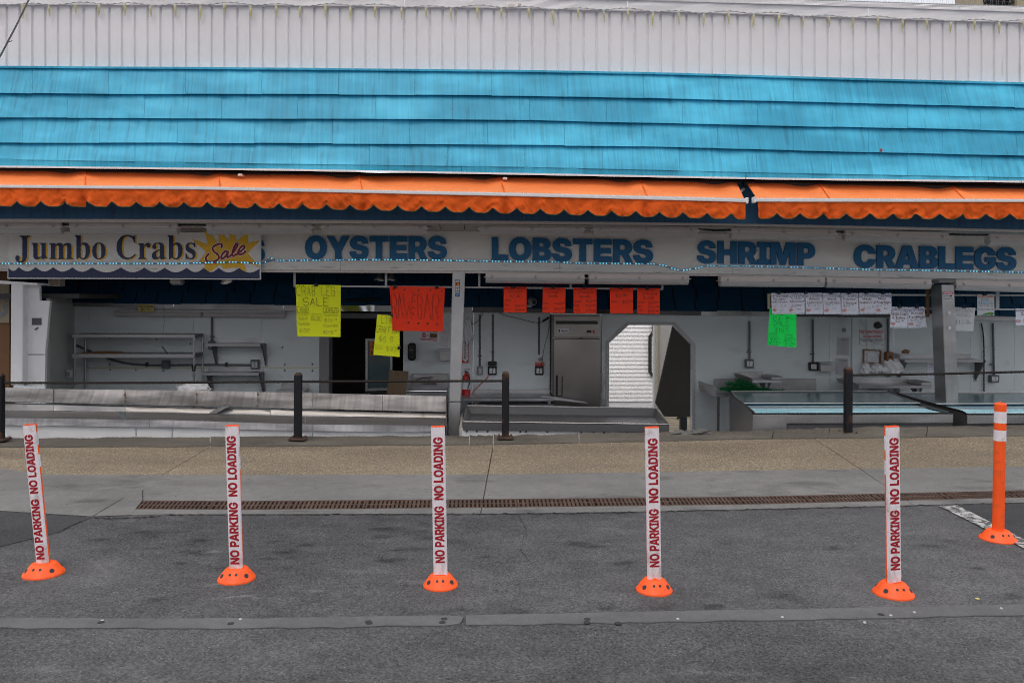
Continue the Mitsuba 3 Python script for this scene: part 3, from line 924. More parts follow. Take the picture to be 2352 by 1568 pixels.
put(B, 'beam', lofts([[at(x, fas_b(x) + .6, YF + .03) for x in xs], [at(x, beam_b(x), YF + .03) for x in xs], [at(x, beam_b(x), YF + .03) + [0, .09, 0] for x in xs]]), 'cream')
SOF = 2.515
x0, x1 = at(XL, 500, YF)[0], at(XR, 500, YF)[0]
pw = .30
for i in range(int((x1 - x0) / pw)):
    put(B, 'soffit_panel', box(x0 + i * pw + .004, x0 + (i + 1) * pw - .004, YF + .13, 10.38, SOF, SOF + .02, .003), 'soffit')  # white slats greyed in colour to stand for their shade
# inner ceiling and floor
x0, x1 = at(XL, 600, 10.4)[0], at(XR, 600, 10.4)[0]
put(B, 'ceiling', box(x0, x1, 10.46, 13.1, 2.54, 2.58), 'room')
put(B, 'deck_floor', box(x0, x1, 9.30, 13.0, -.72, -.65), 'pale_grey')
put(B, 'hull', box(x0, x1, 9.32, 13.6, -1.5, -.73), 'dark')

# sign fascia board with raised letters
S = thing('shop_sign', 'long white fascia board with raised blue letters naming seafood, hung with lights', 'sign')
brd_b = poly_fn([(0, 617), (600, 619.5), (1206, 622.5), (1665, 628.5), (1950, 635), (2352, 642.5)])
YG = 10.40
sj = [XL, 18, 440, 1286, 1783, 2021, 2420, XR]
sj = [XL, 440, 441.5 + 340, 1286, 1683, 2021, 2420, XR]
for a, b in zip(sj[:-1], sj[1:]):
    q = np.linspace(a + .35, b - .35, 8); dd = rng.normal(0, .0015)
    Hi = np.array([at(x, 520, YG + dd) for x in q]); Hi[:, 2] = SOF + .03
    Lo = np.array([at(x, brd_b(x), YG + dd) for x in q])
    put(S, 'board_panel', lofts([Hi, Lo, Lo + [0, .06, 0]]), 'sign_white')
q = np.linspace(XL, XR, 30)
put(S, 'bottom_rail', lofts([[at(x, brd_b(x) + .8, YG + .012) for x in q], [at(x, brd_b(x) + 5.5, YG + .012) for x in q], [at(x, brd_b(x) + 5.5, YG + .012) + [0, .09, 0] for x in q]]), 'cream')


def raised(text, x0, yt, x1, yb, slope, kind='black'):
    gs = [g.buffer(0.9, join_style='mitre') for g in word(text, kind, track=-1.0)]
    for ch, g in zip(text, fit(gs, x0, yt, x1, yb, slope)):
        g = g.simplify(.06)
        ms = []
        for q in getattr(g, 'geoms', [g]):
            P = lambda c: [tuple(at(x, y, YG - .035)[[0, 2]]) for x, y in c.coords]
            ms.append(prism_geom(Polygon(P(q.exterior), [P(h) for h in q.interiors]), YG - .035, YG - .004))
        put(S, 'letter', cat(ms), 'letter_blue', label=f'raised blue letter {ch}')


raised('S', 562, 546, 607.5, 601.5, 0)
raised('OYSTERS', 700.3, 540.6, 1026.5, 595.5, .0020)
raised('LOBSTERS', 1129.5, 543.3, 1500.3, 598, .018)
raised('SHRIMP', 1602.2, 551.5, 1873, 605, .022)
raised('CRABLEGS', 1962.6, 561.3, 2335, 615, .0165)
put(S, 'sticker', flat(sbox(1608, 614, 1622, 623), YG, .003), 'pale_grey', label='small pale sticker below the word SHRIMP')

# banner of the crabs sale in front of the left end
K = thing('sale_banner', 'white banner reading Jumbo Crabs Sale with navy waves and yellow burst', 'banner')
YJ = 10.30
put(K, 'panel', qbox([(18, 532), (598, 534), (597.5, 641), (18, 639)], YJ, .012), 'sign_white')
put(K, 'frame', cat([qbox([(17, 638.4), (598.5, 640.4), (598.5, 642), (17, 640)], YJ - .004, .02), qbox([(597, 534), (599.4, 534), (598.8, 641.5), (596.6, 641.5)], YJ - .004, .02), qbox([(17, 532), (19, 532), (19, 640), (17, 640)], YJ - .004, .02)]), 'white')
wx = [18, 43, 82, 122, 166, 211, 278, 332, 378, 429, 468, 502, 549, 598]
top = [(wx[0], 613)]
for a, b in zip(wx[:-1], wx[1:]):
    for t in np.linspace(0, 1, 9)[1:]:
        top.append((a + (b - a) * t, 613 + (a + b) / 2 * .0045 + (7.5 + .06 * (b - a)) * math.sin(math.pi * t)))
put(K, 'wave_print', flat(Polygon(top + [(596.5, 639.6), (19.5, 637.6)]), YJ, .0018), 'navy')
burst_c = (526, 585)
bp = [(439, 548), (478, 561), (470, 530.5), (481, 530.5), (503, 562), (501, 536), (512, 536), (526, 553), (529, 536), (539, 536), (544, 554), (564, 536), (570, 536), (569, 558), (596.5, 552), (569, 582), (596.5, 613), (558, 600),
      (566, 622.5), (555, 622), (548, 612), (543, 617), (537, 614), (513, 618), (507, 607), (494, 615), (486, 622.5), (470, 622.5), (470, 603), (455, 603), (473, 578)]
burst = Polygon(bp).buffer(0)
waves = Polygon(top + [(596.5, 660), (19.5, 660)])
put(K, 'burst_print', flat(burst.difference(waves.buffer(.2)), YJ, .0030), 'yellow')
jt = union_all(fit(word('Jumbo Crabs', 'serif', track=2.0), 35, 539.5, 449.5, 603))
put(K, 'letter_shadow', flat(affinity.translate(jt, 3.4, 1.6).difference(burst.buffer(-2)), YJ, .0042), 'yellow')
put(K, 'lettering', flat(jt, YJ, .0056), 'navy', label='navy serif words Jumbo Crabs with yellow shadow')


def script(strokes, w):
    return union_all([LineString(smooth_path(s, 7)).buffer(w / 2, quad_segs=3) for s in strokes])


sale = script([[(509, 568), (509, 561), (500, 561), (489, 568), (491, 577), (501, 586), (502, 594), (490, 601), (476, 600), (473, 592), (479, 583)],
               [(523, 579), (517, 577), (510, 585), (508, 592), (512, 593.5), (519, 587), (524, 578), (522, 586), (523, 591), (531, 586)],
               [(531, 586), (540, 573), (546, 561), (542, 560), (536, 572), (533, 584), (536, 588), (543, 584)],
               [(543, 584), (553, 577), (561, 569), (559, 564), (552, 569), (547, 578), (549, 584), (557, 583), (564, 577)]], 4.4)
put(K, 'script_outline', flat(sale.buffer(1.2), YJ, .0044), 'white')
put(K, 'script_lettering', flat(sale, YJ, .0060), 'crimson', label='dark red script word Sale')

# ================================================================== AWNINGS
def awning(label, xa_top, xb_top, xa, xb, top_fn, bar_t, bar_b, low_fn, seams, first_peak, period, brackets):
    A = thing('awning', label, 'awning', 'orange awnings under the blue mansard')
    YR0, YB0 = 9.30, 8.86
    n, m = 120, 9
    rows = []
    for v in np.linspace(0, 1, m):
        row = []
        for s in np.linspace(0, 1, n):
            xt, xm = xa_top + (xb_top - xa_top) * s, xa + (xb - xa) * s
            p = at(xt, top_fn(xt) - 1.5, YR0) * (1 - v) + at(xm, bar_t(xm) + 1.5, YB0) * v
            sag = -.035 * math.sin(math.pi * v)
            fold = sum(.034 * math.exp(-((xm - q) / (9 + 36 * v)) ** 2) * math.sin(math.pi * min(1, v + .12)) - .022 * math.exp(-((xm - q + 40) / (25 + 30 * v)) ** 2) * (1 - v) for q in seams)
            w = .010 * (meshkit.noise(np.array([xm * .02, v * 2.0, 3.0])) - .5)
            row.append(p + np.array([0, 0, sag + fold + w]))
        rows.append(row)
    put(A, 'fabric', lofts(rows), 'faded_fabric', True)
    R_ = np.array(rows)
    for q in seams:
        j = int(round((q - xa) / (xb - xa) * (n - 1)))
        if 1 < j < n - 2:
            c_ = R_[:, j] + [0, -.004, .006]
            put(A, 'seam', loft(c_ + [-.007, 0, 0], c_ + [.007, 0, 0]), 'fabric')
    q = np.linspace(xa - 6, xb + 2, 60)
    T_, L_ = np.array([at(x, bar_t(x), YB0 - .03) for x in q]), np.array([at(x, bar_b(x), YB0 - .03) for x in q])
    mid = T_ * .72 + L_ * .28
    put(A, 'front_bar', cat([lofts([T_ + [0, .05, .004], T_, mid + [0, .004, 0]]), lofts([mid + [0, .004, 0], mid + [0, -.008, -.002], L_ + [0, -.006, .004], L_, L_ + [0, .05, 0]]),
                             box(T_[-1][0], T_[-1][0] + .022, YB0 - .045, YB0 + .03, L_[-1][2] - .012, T_[-1][2] + .012, .004), box(T_[0][0] - .022, T_[0][0], YB0 - .045, YB0 + .03, L_[0][2] - .012, T_[0][2] + .012, .004)]), 'white')
    # valance with scalloped edge
    n = int((xb - xa) / 2.4)
    cols = np.linspace(xa, xb, n)

    def low(x):
        t = ((x - first_peak) / period) % 1.0
        d = abs(t - .5) * 2              # 1 at the peaks
        return low_fn(x) - 12.4 * max(0, (d - .30) / .70) ** 1.7
    rows = []
    for v in np.linspace(0, 1, 10):
        row = []
        for x in cols:
            y0, y1 = bar_b(x) - 1, low(x)
            wv = .014 * v * math.sin((x - first_peak) / period * 2 * math.pi + .6) + .016 * v * (meshkit.noise(np.array([x * .021, v * 1.5, 9.0])) - .5)
            for q in seams: wv += -.045 * v * math.exp(-((x - q) / 7) ** 2) + .028 * v * math.exp(-((x - q - 18) / 10) ** 2) + .012 * v * math.exp(-((x - q + 20) / 12) ** 2)
            wv += .032 * v ** .5 * (meshkit.noise(np.array([x * .085 + v * 2.5, v * 4 + x * .03, 2.0])) - .5) + .018 * v ** .3 * (meshkit.noise(np.array([x * .19 - v * 3, v * 5, 6.0])) - .5)
            row.append(at(x, y0 + (y1 - y0) * v, YB0 - .02) + np.array([0, -wv, 0]))
        rows.append(row)
    put(A, 'valance', lofts(rows), 'fabric', True)
    put(A, 'piping', tube(np.array(rows[-1]), .006, 5), 'piping', True)
    put(A, 'roller', tube([at(xa_top - 8, top_fn(xa_top) - 2, YR0 + .05), at(xb_top + 6, top_fn(xb_top) - 2, YR0 + .05)], .042, 12), 'dark', 30)  # roller coloured dark to merge with the painted shadow band
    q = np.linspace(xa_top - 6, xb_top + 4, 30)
    put(A, 'cassette', lofts([[at(x, drip(x) - 2, YR0 + .06) for x in q], [at(x, top_fn(x) + 3, YR0 + .06) for x in q]]), 'dark')  # dark sheet painting in the shadow band between drip edge and fabric
    for x in brackets:
        y = top_fn(x)
        put(A, 'bracket', pbox(x - 5, y - 3.5, x + 5, y + 2, YR0 - .13, .1, .004), 'cream')
    for x, s in ((xa, 1), (xb, -1)):
        p, e = at(x + s * 3, bar_t(x) + 6, YB0), at(x + s * 4, top_fn(x) + 12, YF - .03)
        put(A, 'arm', tube([p, (p + e) / 2 + [s * .12, 0, -.03], e], .018, 8), 'white', 30)
    return A


otop = poly_fn([(0, 393), (459, 401), (1206, 411), (1690, 422), (2010, 428), (2352, 436)])
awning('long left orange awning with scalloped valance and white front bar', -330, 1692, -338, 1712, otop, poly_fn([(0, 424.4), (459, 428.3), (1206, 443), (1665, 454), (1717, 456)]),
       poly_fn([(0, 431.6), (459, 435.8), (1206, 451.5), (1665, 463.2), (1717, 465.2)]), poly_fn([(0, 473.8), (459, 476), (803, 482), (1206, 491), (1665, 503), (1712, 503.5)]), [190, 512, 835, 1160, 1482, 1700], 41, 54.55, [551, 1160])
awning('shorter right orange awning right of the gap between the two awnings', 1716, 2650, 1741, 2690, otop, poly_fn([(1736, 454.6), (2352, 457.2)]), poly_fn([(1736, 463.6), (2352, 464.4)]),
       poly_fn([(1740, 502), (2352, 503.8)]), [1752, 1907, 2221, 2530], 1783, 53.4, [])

# ================================================================== FLUORESCENT FIXTURES
def fixture(x0, x1, y_fn, h, Y, label, group, depth=.13, clips=3, rounded=False):
    """y_fn: top edge; h: height (survey units)"""
    F = thing('fluorescent_fixture', label, 'lamp', group)
    a, b = at(x0, y_fn(x0), Y), at(x1, y_fn(x1), Y)
    s = h / FOC * Y
    ax = (b - a); L = np.linalg.norm(ax[[0, 2]]); sl = ax[2] / ax[0]

    def prof(yz, xa, xb, m, nm):
        q = prism_yz(yz, xa, xb)
        v = q.vertices.copy(); v[:, 2] += a[2] + (v[:, 0] - a[0]) * sl; v[:, 1] += Y
        put(F, nm, tm(v, q.faces), m, 25)
    d = depth
    prof([(.012, -.02 * s), (d - .012, -.02 * s), (d, -.40 * s), (0, -.40 * s)], a[0] + .01, b[0] - .01, 'cream', 'housing')
    prof([(-.010, -.40 * s), (d + .01, -.40 * s), (d + .01, -.46 * s), (-.010, -.46 * s)], a[0] - .012, b[0] + .012, 'cream', 'flange')
    e = [(0, -.46 * s), (d, -.46 * s), (d - .004, -.70 * s), (d - .03, -.93 * s), (d * .5, -1.0 * s), (.03, -.93 * s), (.004, -.70 * s)]
    prof(e, a[0] + .012, b[0] - .012, 'diffuser', 'diffuser')
    for k in range(clips):
        x = a[0] + (b[0] - a[0]) * (.07 + .43 * k)
        z = a[2] + (x - a[0]) * sl
        put(F, 'clip', cat([box(x - .014, x + .014, Y - .020, Y + .004, z - .52 * s, z - .34 * s, .004), box(x - .007, x + .007, Y - .016, Y + .01, z - .34 * s, z - .22 * s, .003)]), 'pale_grey')
    return F


up_t = poly_fn([(0, 508.5), (274, 508.5), (472, 510), (736, 509.7), (1344, 514.5), (1605, 518.5), (1680, 521), (1922, 525), (2181, 534), (2352, 538)])
ups = [(-112, 140, 'above the far left sale banner end'), (157, 408, 'above the word Jumbo on the sale banner'), (472, 718, 'above the yellow burst of the sale banner'), (736, 982, 'above the word OYSTERS'),
       (1100, 1344, 'above the left half of the word LOBSTERS'), (1362, 1605, 'above the right half of the word LOBSTERS'), (1680, 1922, 'above the word SHRIMP'), (1941, 2181, 'above the left half of the word CRABLEGS'), (2274, 2512, 'above the last letters of CRABLEGS')]
for x0, x1, w in ups:
    fixture(x0, x1, up_t, 27.5, 9.62, 'pinkish white fluorescent fixture under the soffit ' + w, 'fluorescent fixtures above the sign')
for lab, pts in zip(['left of the word Jumbo', 'above the end of the word Crabs', 'just left of the word OYSTERS', 'arched one between OYSTERS and LOBSTERS', 'above the middle of LOBSTERS', 'between LOBSTERS and SHRIMP', 'between SHRIMP and CRABLEGS', 'above the end of CRABLEGS'], [[(140, 515), (157, 515.5)], [(408, 517), (440, 516), (472, 517)], [(718, 515), (736, 515)], [(982, 519), (1010, 515), (1046, 511), (1075, 514), (1100, 517)], [(1344, 520), (1362, 520)], [(1605, 525), (1640, 529), (1680, 528)], [(1922, 532), (1941, 533)], [(2181, 538), (2230, 539), (2274, 539)]]):
    k = thing('conduit_link', 'black cable joining two soffit light fixtures, ' + lab, 'cable')
    put(k, 'hose', ptube(pts, 9.68, .012), 'cable', True)
lo_t = poly_fn([(1114, 625.5), (1345, 628.5), (1585, 630.5), (1655, 634), (1897, 636.5), (2142, 641.5), (2352, 648)])
for i, (x0, x1, w) in enumerate([(1114, 1345, 'below the word LOBSTERS, left one of the pair'), (1352, 1585, 'below the last letters of LOBSTERS, right one of the pair'), (1655, 1897, 'below the word SHRIMP'), (1899, 2142, 'below the left half of CRABLEGS'),
                                 (2196, 2440, 'right of the right steel pillar')]):
    fixture(x0, x1, lo_t, 24, 10.22, 'white fluorescent fixture hanging ' + w, 'fluorescent fixtures under the sign', depth=.15)

# ================================================================== LED LIGHT STRING
E_ = thing('light_string', 'glowing cyan light string running along the whole sign', 'light string')
led_y = poly_fn([(-330, 604), (0, 605), (402, 605), (540, 601.7), (590, 604.4), (606, 603.6), (614, 600), (616, 592), (622, 592.5), (634, 598.6), (652, 598), (858, 596), (990, 597), (1128, 600), (1263, 600.5), (1323, 604), (1505, 606), (1530, 610.5),
                 (1549, 618.3), (1567, 621), (1602, 615.4), (1623, 610), (1700, 610.5), (1860, 614.5), (2009, 619.3), (2150, 621), (2352, 625.5)])
YL = lambda x: (YJ if x < 600 else YG) - .03
xs = np.arange(-330, 2700, 5.0)
put(E_, 'cable', tube([at(x, led_y(x) + .5 * math.sin(x * .23), YL(x)) for x in xs], .004, 5), 'cable')
k0 = 13
for i in range(-11, 97):
    x = k0 + 27.45 * i
    for dx in (-7, 0, 7):
        pass
    base, leds = [], []
    for dx in (-7.2, 0, 7.2):
        c = at(x + dx, led_y(x + dx), YL(x) - .006)
        leds.append(lathe([(.0072, 0), (.005, .005), (0.0, .006)], c, 8, (0, -1, 0)))
    p, q_ = at(x - 10.5, led_y(x - 10.5), YL(x)), at(x + 10.5, led_y(x + 10.5), YL(x))
    k = put(E_, 'module', hull([r + np.array([0, dy, dz]) for r in (p, q_) for dy in (-.005, .004) for dz in (-.008, .008)]), 'blue_print')
    scene[numbered(k + '__led')] = mikit.ply(cat(leds), 'm_white', False, emitter=LED)

# ================================================================== PILLARS, HANGER RAILS
mat('pillar_steel', lambda p, n, uv: mi.Color3f(1, .995, 1.0) * (.40 + .22 * fbm(p.x * 5, p.y * 5, p.z * 3, octaves=4)), 0.45, metal=0.45)


def pillar(corners_t, corners_b, Y, depth, label, m='pillar_steel'):
    (tx0, ty0), (tx1, ty1) = corners_t
    (bx0, by0), (bx1, by1) = corners_b
    q = [at(tx0, ty0, Y), at(tx1, ty1, Y), at(bx1, by1, Y), at(bx0, by0, Y)]
    a, b = q[3] + (q[3] - q[0]) * 0, q[2]
    # on down to the deck
    dz = (q[0][2] + .65) / (q[0][2] - q[3][2])
    e0, e1 = q[0] + (q[3] - q[0]) * dz, q[1] + (q[2] - q[1]) * dz
    P = np.array([q[0], q[1], e1, e0])
    c = .006
    pts = []
    for p, s in zip(P, (1, -1, -1, 1)):
        pts += [p + [s * c, 0, 0], p + [0, c, 0], p + [0, depth - c, 0], p + [s * c, depth, 0]]
    return put(B, 'pillar', hull(pts), m, label=label)


pk = pillar(((1039.3, 623.7), (1068.4, 625.2)), ((1029.7, 1001), (1055, 1001)), 10.38, .16, 'left steel clad pillar with payment stickers')
pr = pillar(((2163, 653.5), (2191.8, 654.8)), ((2174.5, 950), (2203, 951)), 10.22, .26, 'right steel clad pillar with warning sticker', 'steel')
put(B, 'pillar_cap', cat([box(at(2156, 645, 10.25)[0], at(2197, 645, 10.25)[0], 10.24, 10.46, at(2170, 650, 10.25)[2], at(2170, 640, 10.25)[2], .01)]), 'grey', label='worn collar above the right pillar')
put(B, 'pillar_collar', pbox(1030, 921, 1059, 923, 10.372, .18, .002), 'dark_steel')
# stickers
st = thing('payment_sticker', 'narrow black sticker with six payment card marks on the left pillar', 'sticker')
YP = 10.377
put(st, 'backing', flat(Polygon([(1046.2, 641.6), (1056.4, 642.2), (1055.6, 680.8), (1045.4, 680.6)]), YP, .001), 'black')
cols = [('paper_plain', 'VISA', 'ink_blue'), ('red', 'MC', 'yellow'), ('paper_plain', '', 'orange_print'), ('paper_plain', 'D', 'blue_print'), ('paper_plain', 'JCB', 'ink_red'), ('blue_print', 'AX', 'paper_plain')]
for i, (m1, tx, m2) in enumerate(cols):
    y = 643.2 + i * 6.2; x = 1046.9 - i * .13
    put(st, 'card_mark', flat(sbox(x, y, x + 8.2, y + 5.2), YP, .002), m1)
    if tx in ('VISA', 'JCB'): put(st, 'card_lettering', flat(union_all(fit(word(tx, 'bold'), x + 1, y + 1.2, x + 7.2, y + 4)), YP, .003), m2)
    elif tx == 'MC': put(st, 'card_lettering', flat(Point(x + 5.4, y + 2.6).buffer(2), YP, .003), m2)
    elif tx == 'D': put(st, 'card_lettering', flat(Point(x + 4, y + 2.6).buffer(1.5), YP, .003), m2)
    else: put(st, 'card_lettering', flat(sbox(x + 1.5, y + 3, x + 6.5, y + 4.6) if tx != 'AX' else sbox(x + 1.5, y + 2, x + 6.5, y + 3.4), YP, .003), m2)
W = thing('warning_sticker', 'white sticker headed WARNING in red on the right pillar', 'sticker')
ws = Sheet(W, [(2166, 669.3), (2190, 669.6), (2190.4, 688.2), (2166.8, 688.6)], 10.214, 'm_paper_plain')
ws.shape(sbox(.03, .04, .97, .35), 'm_red', 'header', .0012)
ws.write([('WARNING', .1, .1, .9, .29, 'bold')], 'm_paper_white', dy=.002)
ws.write([('Security', .1, .45, .55, .64, 'bold'), ('Cameras In Use', .08, .74, .92, .9, 'bold')], 'm_ink', dy=.002)
ws.shape(sbox(.62, .46, .86, .58).union(sbox(.7, .56, .76, .66)), 'm_ink', 'camera_mark', .002)
for y in (718.5, 752.7):
    c = at(2180 + (y - 718) * .02, y, 10.215)
    put(B, 'pillar_disc', lathe([(0, .004), (.02, .003), (.024, 0)], c, 16, (0, -1, 0)), 'paper_plain', 30)

# white hanging rails for the price cards
HR = thing('sign_rail', 'thin white hanging rail with drop bars carrying the yellow and orange price signs', 'rail')
YRL = 10.55


def rb(x0, y0, x1, y1, x2=None):
    return qbox([(x0, y0), (x1, y0 + (x1 - x0) * .007), (x1, y1 + (x1 - x0) * .007), (x0, y1)], YRL, .02)


put(HR, 'rail', cat([qbox([(674, 654.4), (1040, 657.2), (1040, 661.4), (674, 658.6)], YRL, .02), qbox([(1066, 657.5), (1523, 662), (1523, 666), (1066, 661.6)], YRL, .02)]), 'pale_grey')
for x, y in [(674, 655), (884, 657), (1098, 658.5), (1308.5, 660.5), (1519, 663)]:
    put(HR, 'drop_bar', qbox([(x, 622), (x + 5, 622), (x + 5, y), (x, y)], YRL - .002, .018), 'pale_grey')
HR2 = thing('sign_rail', 'double white hanging rail carrying the white price cards, with one rusty upright', 'rail')
for nm, q in [('rail', [(1764, 674.5), (2352, 676), (2600, 678), (2600, 682), (2352, 680), (1764, 678.5)]), ('rail', [(2040, 706.5), (2352, 708.5), (2600, 710), (2600, 714), (2352, 712.5), (2040, 710.2)])]:
    put(HR2, nm, qbox(q, YRL, .02), 'pale_grey')
put(HR2, 'drop_bar', qbox([(2127.5, 640), (2134.6, 640), (2135.2, 728), (2128.6, 728)], YRL - .004, .03), 'rust_stain', label='rusty peeling upright')
put(HR2, 'drop_bar', qbox([(2288, 650), (2295.4, 650), (2295.4, 712), (2288, 712)], YRL - .004, .03), 'pale_grey')
put(HR2, 'drop_bar', qbox([(1763.5, 674), (1769, 674), (1769.5, 709), (1764, 709)], YRL - .004, .03), 'beige')


def clip(key_label, x, y, Y, s=1.0):
    k = thing('binder_clip', key_label, 'clip')
    put(k, 'body', prism_xz([tuple(at(x + a * s, y + b * s, Y)[[0, 2]]) for a, b in ((-3.2, -1.5), (3.2, -1.5), (4, 4), (-4, 4))], Y - .012, Y + .02), 'black')
    put(k, 'handle', cat([ptube([(x - 1.6 * s, y + 2 * s), (x - 2 * s, y - 5 * s), (x - .7 * s, y - 6 * s)], Y - .01, .0018, 5, 3), ptube([(x + 1.6 * s, y + 2 * s), (x + 2 * s, y - 5 * s), (x + .7 * s, y - 6 * s)], Y - .01, .0018, 5, 3)]), 'dark_steel')


# ================================================================== PRICE SIGNS
YPS = 10.535
# yellow crab leg sign
k = thing('price_sign', 'large yellow handwritten sign headed CRAB LEG SALE', 'sign', 'handwritten price signs')
sh = Sheet(k, [(679, 653.2), (783, 655), (782, 773.5), (682.5, 772)], YPS, 'm_paper_yellow', bow=.012)
sh.write([('CRAB', .015, .018, .43, .215, .22), ('LEG', .57, .02, .87, .215, .22), ('SALE', .15, .25, .73, .41, .30)], 'm_ink')
sh.write([('LARGE', .03, .45, .26, .545, .36), ('JUMbO', .62, .455, .92, .535, .40), ('5LbS BOX', .03, .565, .27, .60, .5), ('5LbS BOX', .62, .565, .95, .605, .5), ('10LbS BOX', .03, .735, .29, .79, .45), ('10LbS BOX', .60, .76, .95, .81, .45)], 'm_ink', 'small_lettering')
sh.write([('$65', .045, .625, .21, .69, .40), ('00', .215, .63, .25, .648, .9), ('$75', .62, .645, .83, .715, .42), ('00', .88, .645, .925, .66, .9), ('15', .345, .60, .42, .675, .42), ('95', .46, .595, .525, .63, .6), ('Lb', .47, .65, .53, .68, .6),
          ('$125', .055, .84, .26, .925, .36), ('00', .265, .845, .30, .86, .9), ('$145', .60, .87, .84, .945, .38), ('00', .87, .865, .91, .88, .9)], 'm_brown', 'price_lettering')
fr = lambda a, b, c, d, w: sbox(a, b, c, d).difference(sbox(a + w, b + w, c - w, d - w))
sh.shape(union_all([fr(.01, .435, .275, .548, .007), fr(.60, .44, .945, .54, .007), fr(.33, .565, .565, .69, .007), sbox(.455, .638, .535, .643), sbox(.215, .652, .25, .657), sbox(.88, .664, .925, .669), sbox(.265, .866, .30, .871), sbox(.87, .884, .91, .889)]), 'm_ink', 'drawn_frame')
clip('black binder clip holding the yellow CRAB LEG SALE sign', 726, 653.5, YPS - .03)
# red raw bar sign
k = thing('price_sign', 'large red hand drawn sign reading RAW BAR with stars', 'sign', 'handwritten price signs')
sh = Sheet(k, [(894.5, 656.5), (1022, 659), (1017, 761.5), (902, 759)], YPS - .01, 'm_paper_red', bow=.022)
for ch, a, b in [('R', .01, .115), ('A', .12, .225), ('W', .225, .425), ('B', .50, .595), ('A', .62, .76), ('R', .775, .905)]:
    g = fit(hand(ch, .27), a, .145, b, .735)
    sh.shape(g.boundary.buffer(.0022), 'm_ink', 'outline_letter', .002)
for x, y, w in [(.05, .055, .036), (.25, .055, .036), (.51, .07, .036), (.72, .06, .036), (.925, .07, .036), (.44, .17, .036), (.425, .32, .036), (.415, .46, .036), (.405, .60, .036), (.30, .79, .05), (.49, .795, .05), (.67, .80, .05), (.85, .81, .05)]:
    put(k, 'star_print', sh.mesh(fit(hand('*', .6), x, y, x + w, y + w)), 'ink')
clip('black binder clip at the left top of the red RAW BAR sign', 907, 658, YPS - .04)
clip('black binder clip at the right top of the red RAW BAR sign', 1003, 659, YPS - .04)
# yellow crawfish sign
k = thing('price_sign', 'yellow handwritten LIVE CRAW FISH sign tucked behind the red RAW BAR sign', 'sign', 'handwritten price signs')
sh = Sheet(k, [(866.5, 722), (918, 726), (918, 819.5), (857.5, 814.5)], YPS + .03, 'm_paper_yellow', bow=.02)
sh.write([('LIVE', .20, .04, .78, .21, .30), ('CRAW', .02, .265, .44, .44, .30), ('FISH', .52, .27, .97, .44, .30), ('$6', .16, .50, .45, .66, .26), ('99', .60, .515, .74, .565, .5), ('Lb', .61, .60, .73, .645, .5), ('5LbS.', .04, .735, .36, .86, .30), ('$30', .48, .74, .84, .885, .26), ('00', .88, .775, .98, .80, .7)], 'm_ink')
sh.shape(union_all([sbox(.59, .58, .75, .586), sbox(.88, .81, .98, .816)]), 'm_ink', 'rule')
put(k, 'folded_corner', tm([at(901, 726, YPS + .0), at(916, 736, YPS - .002), at(922, 758, YPS - .002), at(907, 756, YPS - .02)], [[0, 1, 2], [0, 2, 3]]), 'paper_yellow')
clip('black binder clip on the right edge of the yellow CRAW FISH sign', 917, 797, YPS)
clip('black binder clip between the RAW BAR and CRAW FISH signs', 900, 723, YPS - .02, .8)
# five red oyster and clam cards
cards = [('CHINCOTEAGUE OYSTERS', [(1157, 659), (1209.5, 659), (1209.5, 717.5), (1157, 717)], [('CHINCOTEAGUE', .05, .015, .93, .095, .5), ('OYSTERS', .22, .15, .80, .245, .45), ('$12', .25, .30, .53, .405, .45), ('2DOZ', .05, .50, .33, .575, .45), ('$', .51, .53, .565, .60, .5), ('50', .05, .665, .19, .76, .45), ('$40', .50, .69, .74, .78, .45), ('100', .03, .825, .20, .92, .45), ('$65', .50, .85, .78, .945, .42)]),
         ('TOPNECK CLAMS', [(1247, 660), (1299.2, 660.4), (1298, 718.6), (1246, 717.5)], [('TOPNECK', .15, .015, .77, .10, .45), ('CLAMS', .15, .155, .67, .235, .45), ('$8', .25, .275, .48, .40, .4), ('50', .03, .59, .17, .68, .45), ('$35', .52, .58, .80, .675, .42), ('100', .03, .78, .20, .88, .45), ('$65', .51, .78, .80, .89, .42)]),
         ('BLUE POINT OYSTERS', [(1317.3, 660.5), (1370, 660.8), (1370, 719.5), (1317.3, 719.3)], [('BLUE', .07, .02, .36, .10, .45), ('POINT', .52, .01, .88, .09, .45), ('OYSTERS', .21, .14, .87, .235, .45), ('$16', .28, .29, .52, .385, .42), ('2DOZ', .04, .475, .36, .57, .45), ('$30', .53, .47, .80, .565, .42), ('50', .03, .645, .18, .74, .45), ('$55', .53, .65, .80, .745, .42), ('100', .03, .84, .21, .94, .45), ('$95', .53, .85, .80, .94, .42)]),
         ('BLACK CLAMS', [(1401, 661.2), (1454, 661.4), (1454, 719.6), (1401.2, 719.6)], [('BLACK', .02, .02, .37, .115, .45), ('CLAMS', .50, .02, .88, .115, .45), ('$12', .25, .22, .54, .35, .42), ('5DOZ', .05, .49, .34, .585, .42), ('$55', .52, .48, .84, .61, .40)]),
         ('CHESAPEAKE OYSTERS', [(1463.4, 661.6), (1515.7, 661.8), (1515.7, 720.8), (1463.4, 720)], [('CHESAPEAKE', .07, .03, .82, .105, .45), ('OYSTERS', .24, .18, .88, .29, .42), ('$12', .26, .32, .55, .43, .42), ('2DOZ', .04, .51, .33, .60, .45), ('$20', .50, .51, .77, .62, .42), ('50', .04, .68, .16, .76, .45), ('$35', .49, .67, .78, .79, .42), ('100', .03, .84, .20, .93, .45), ('$65', .47, .84, .78, .95, .42)])]
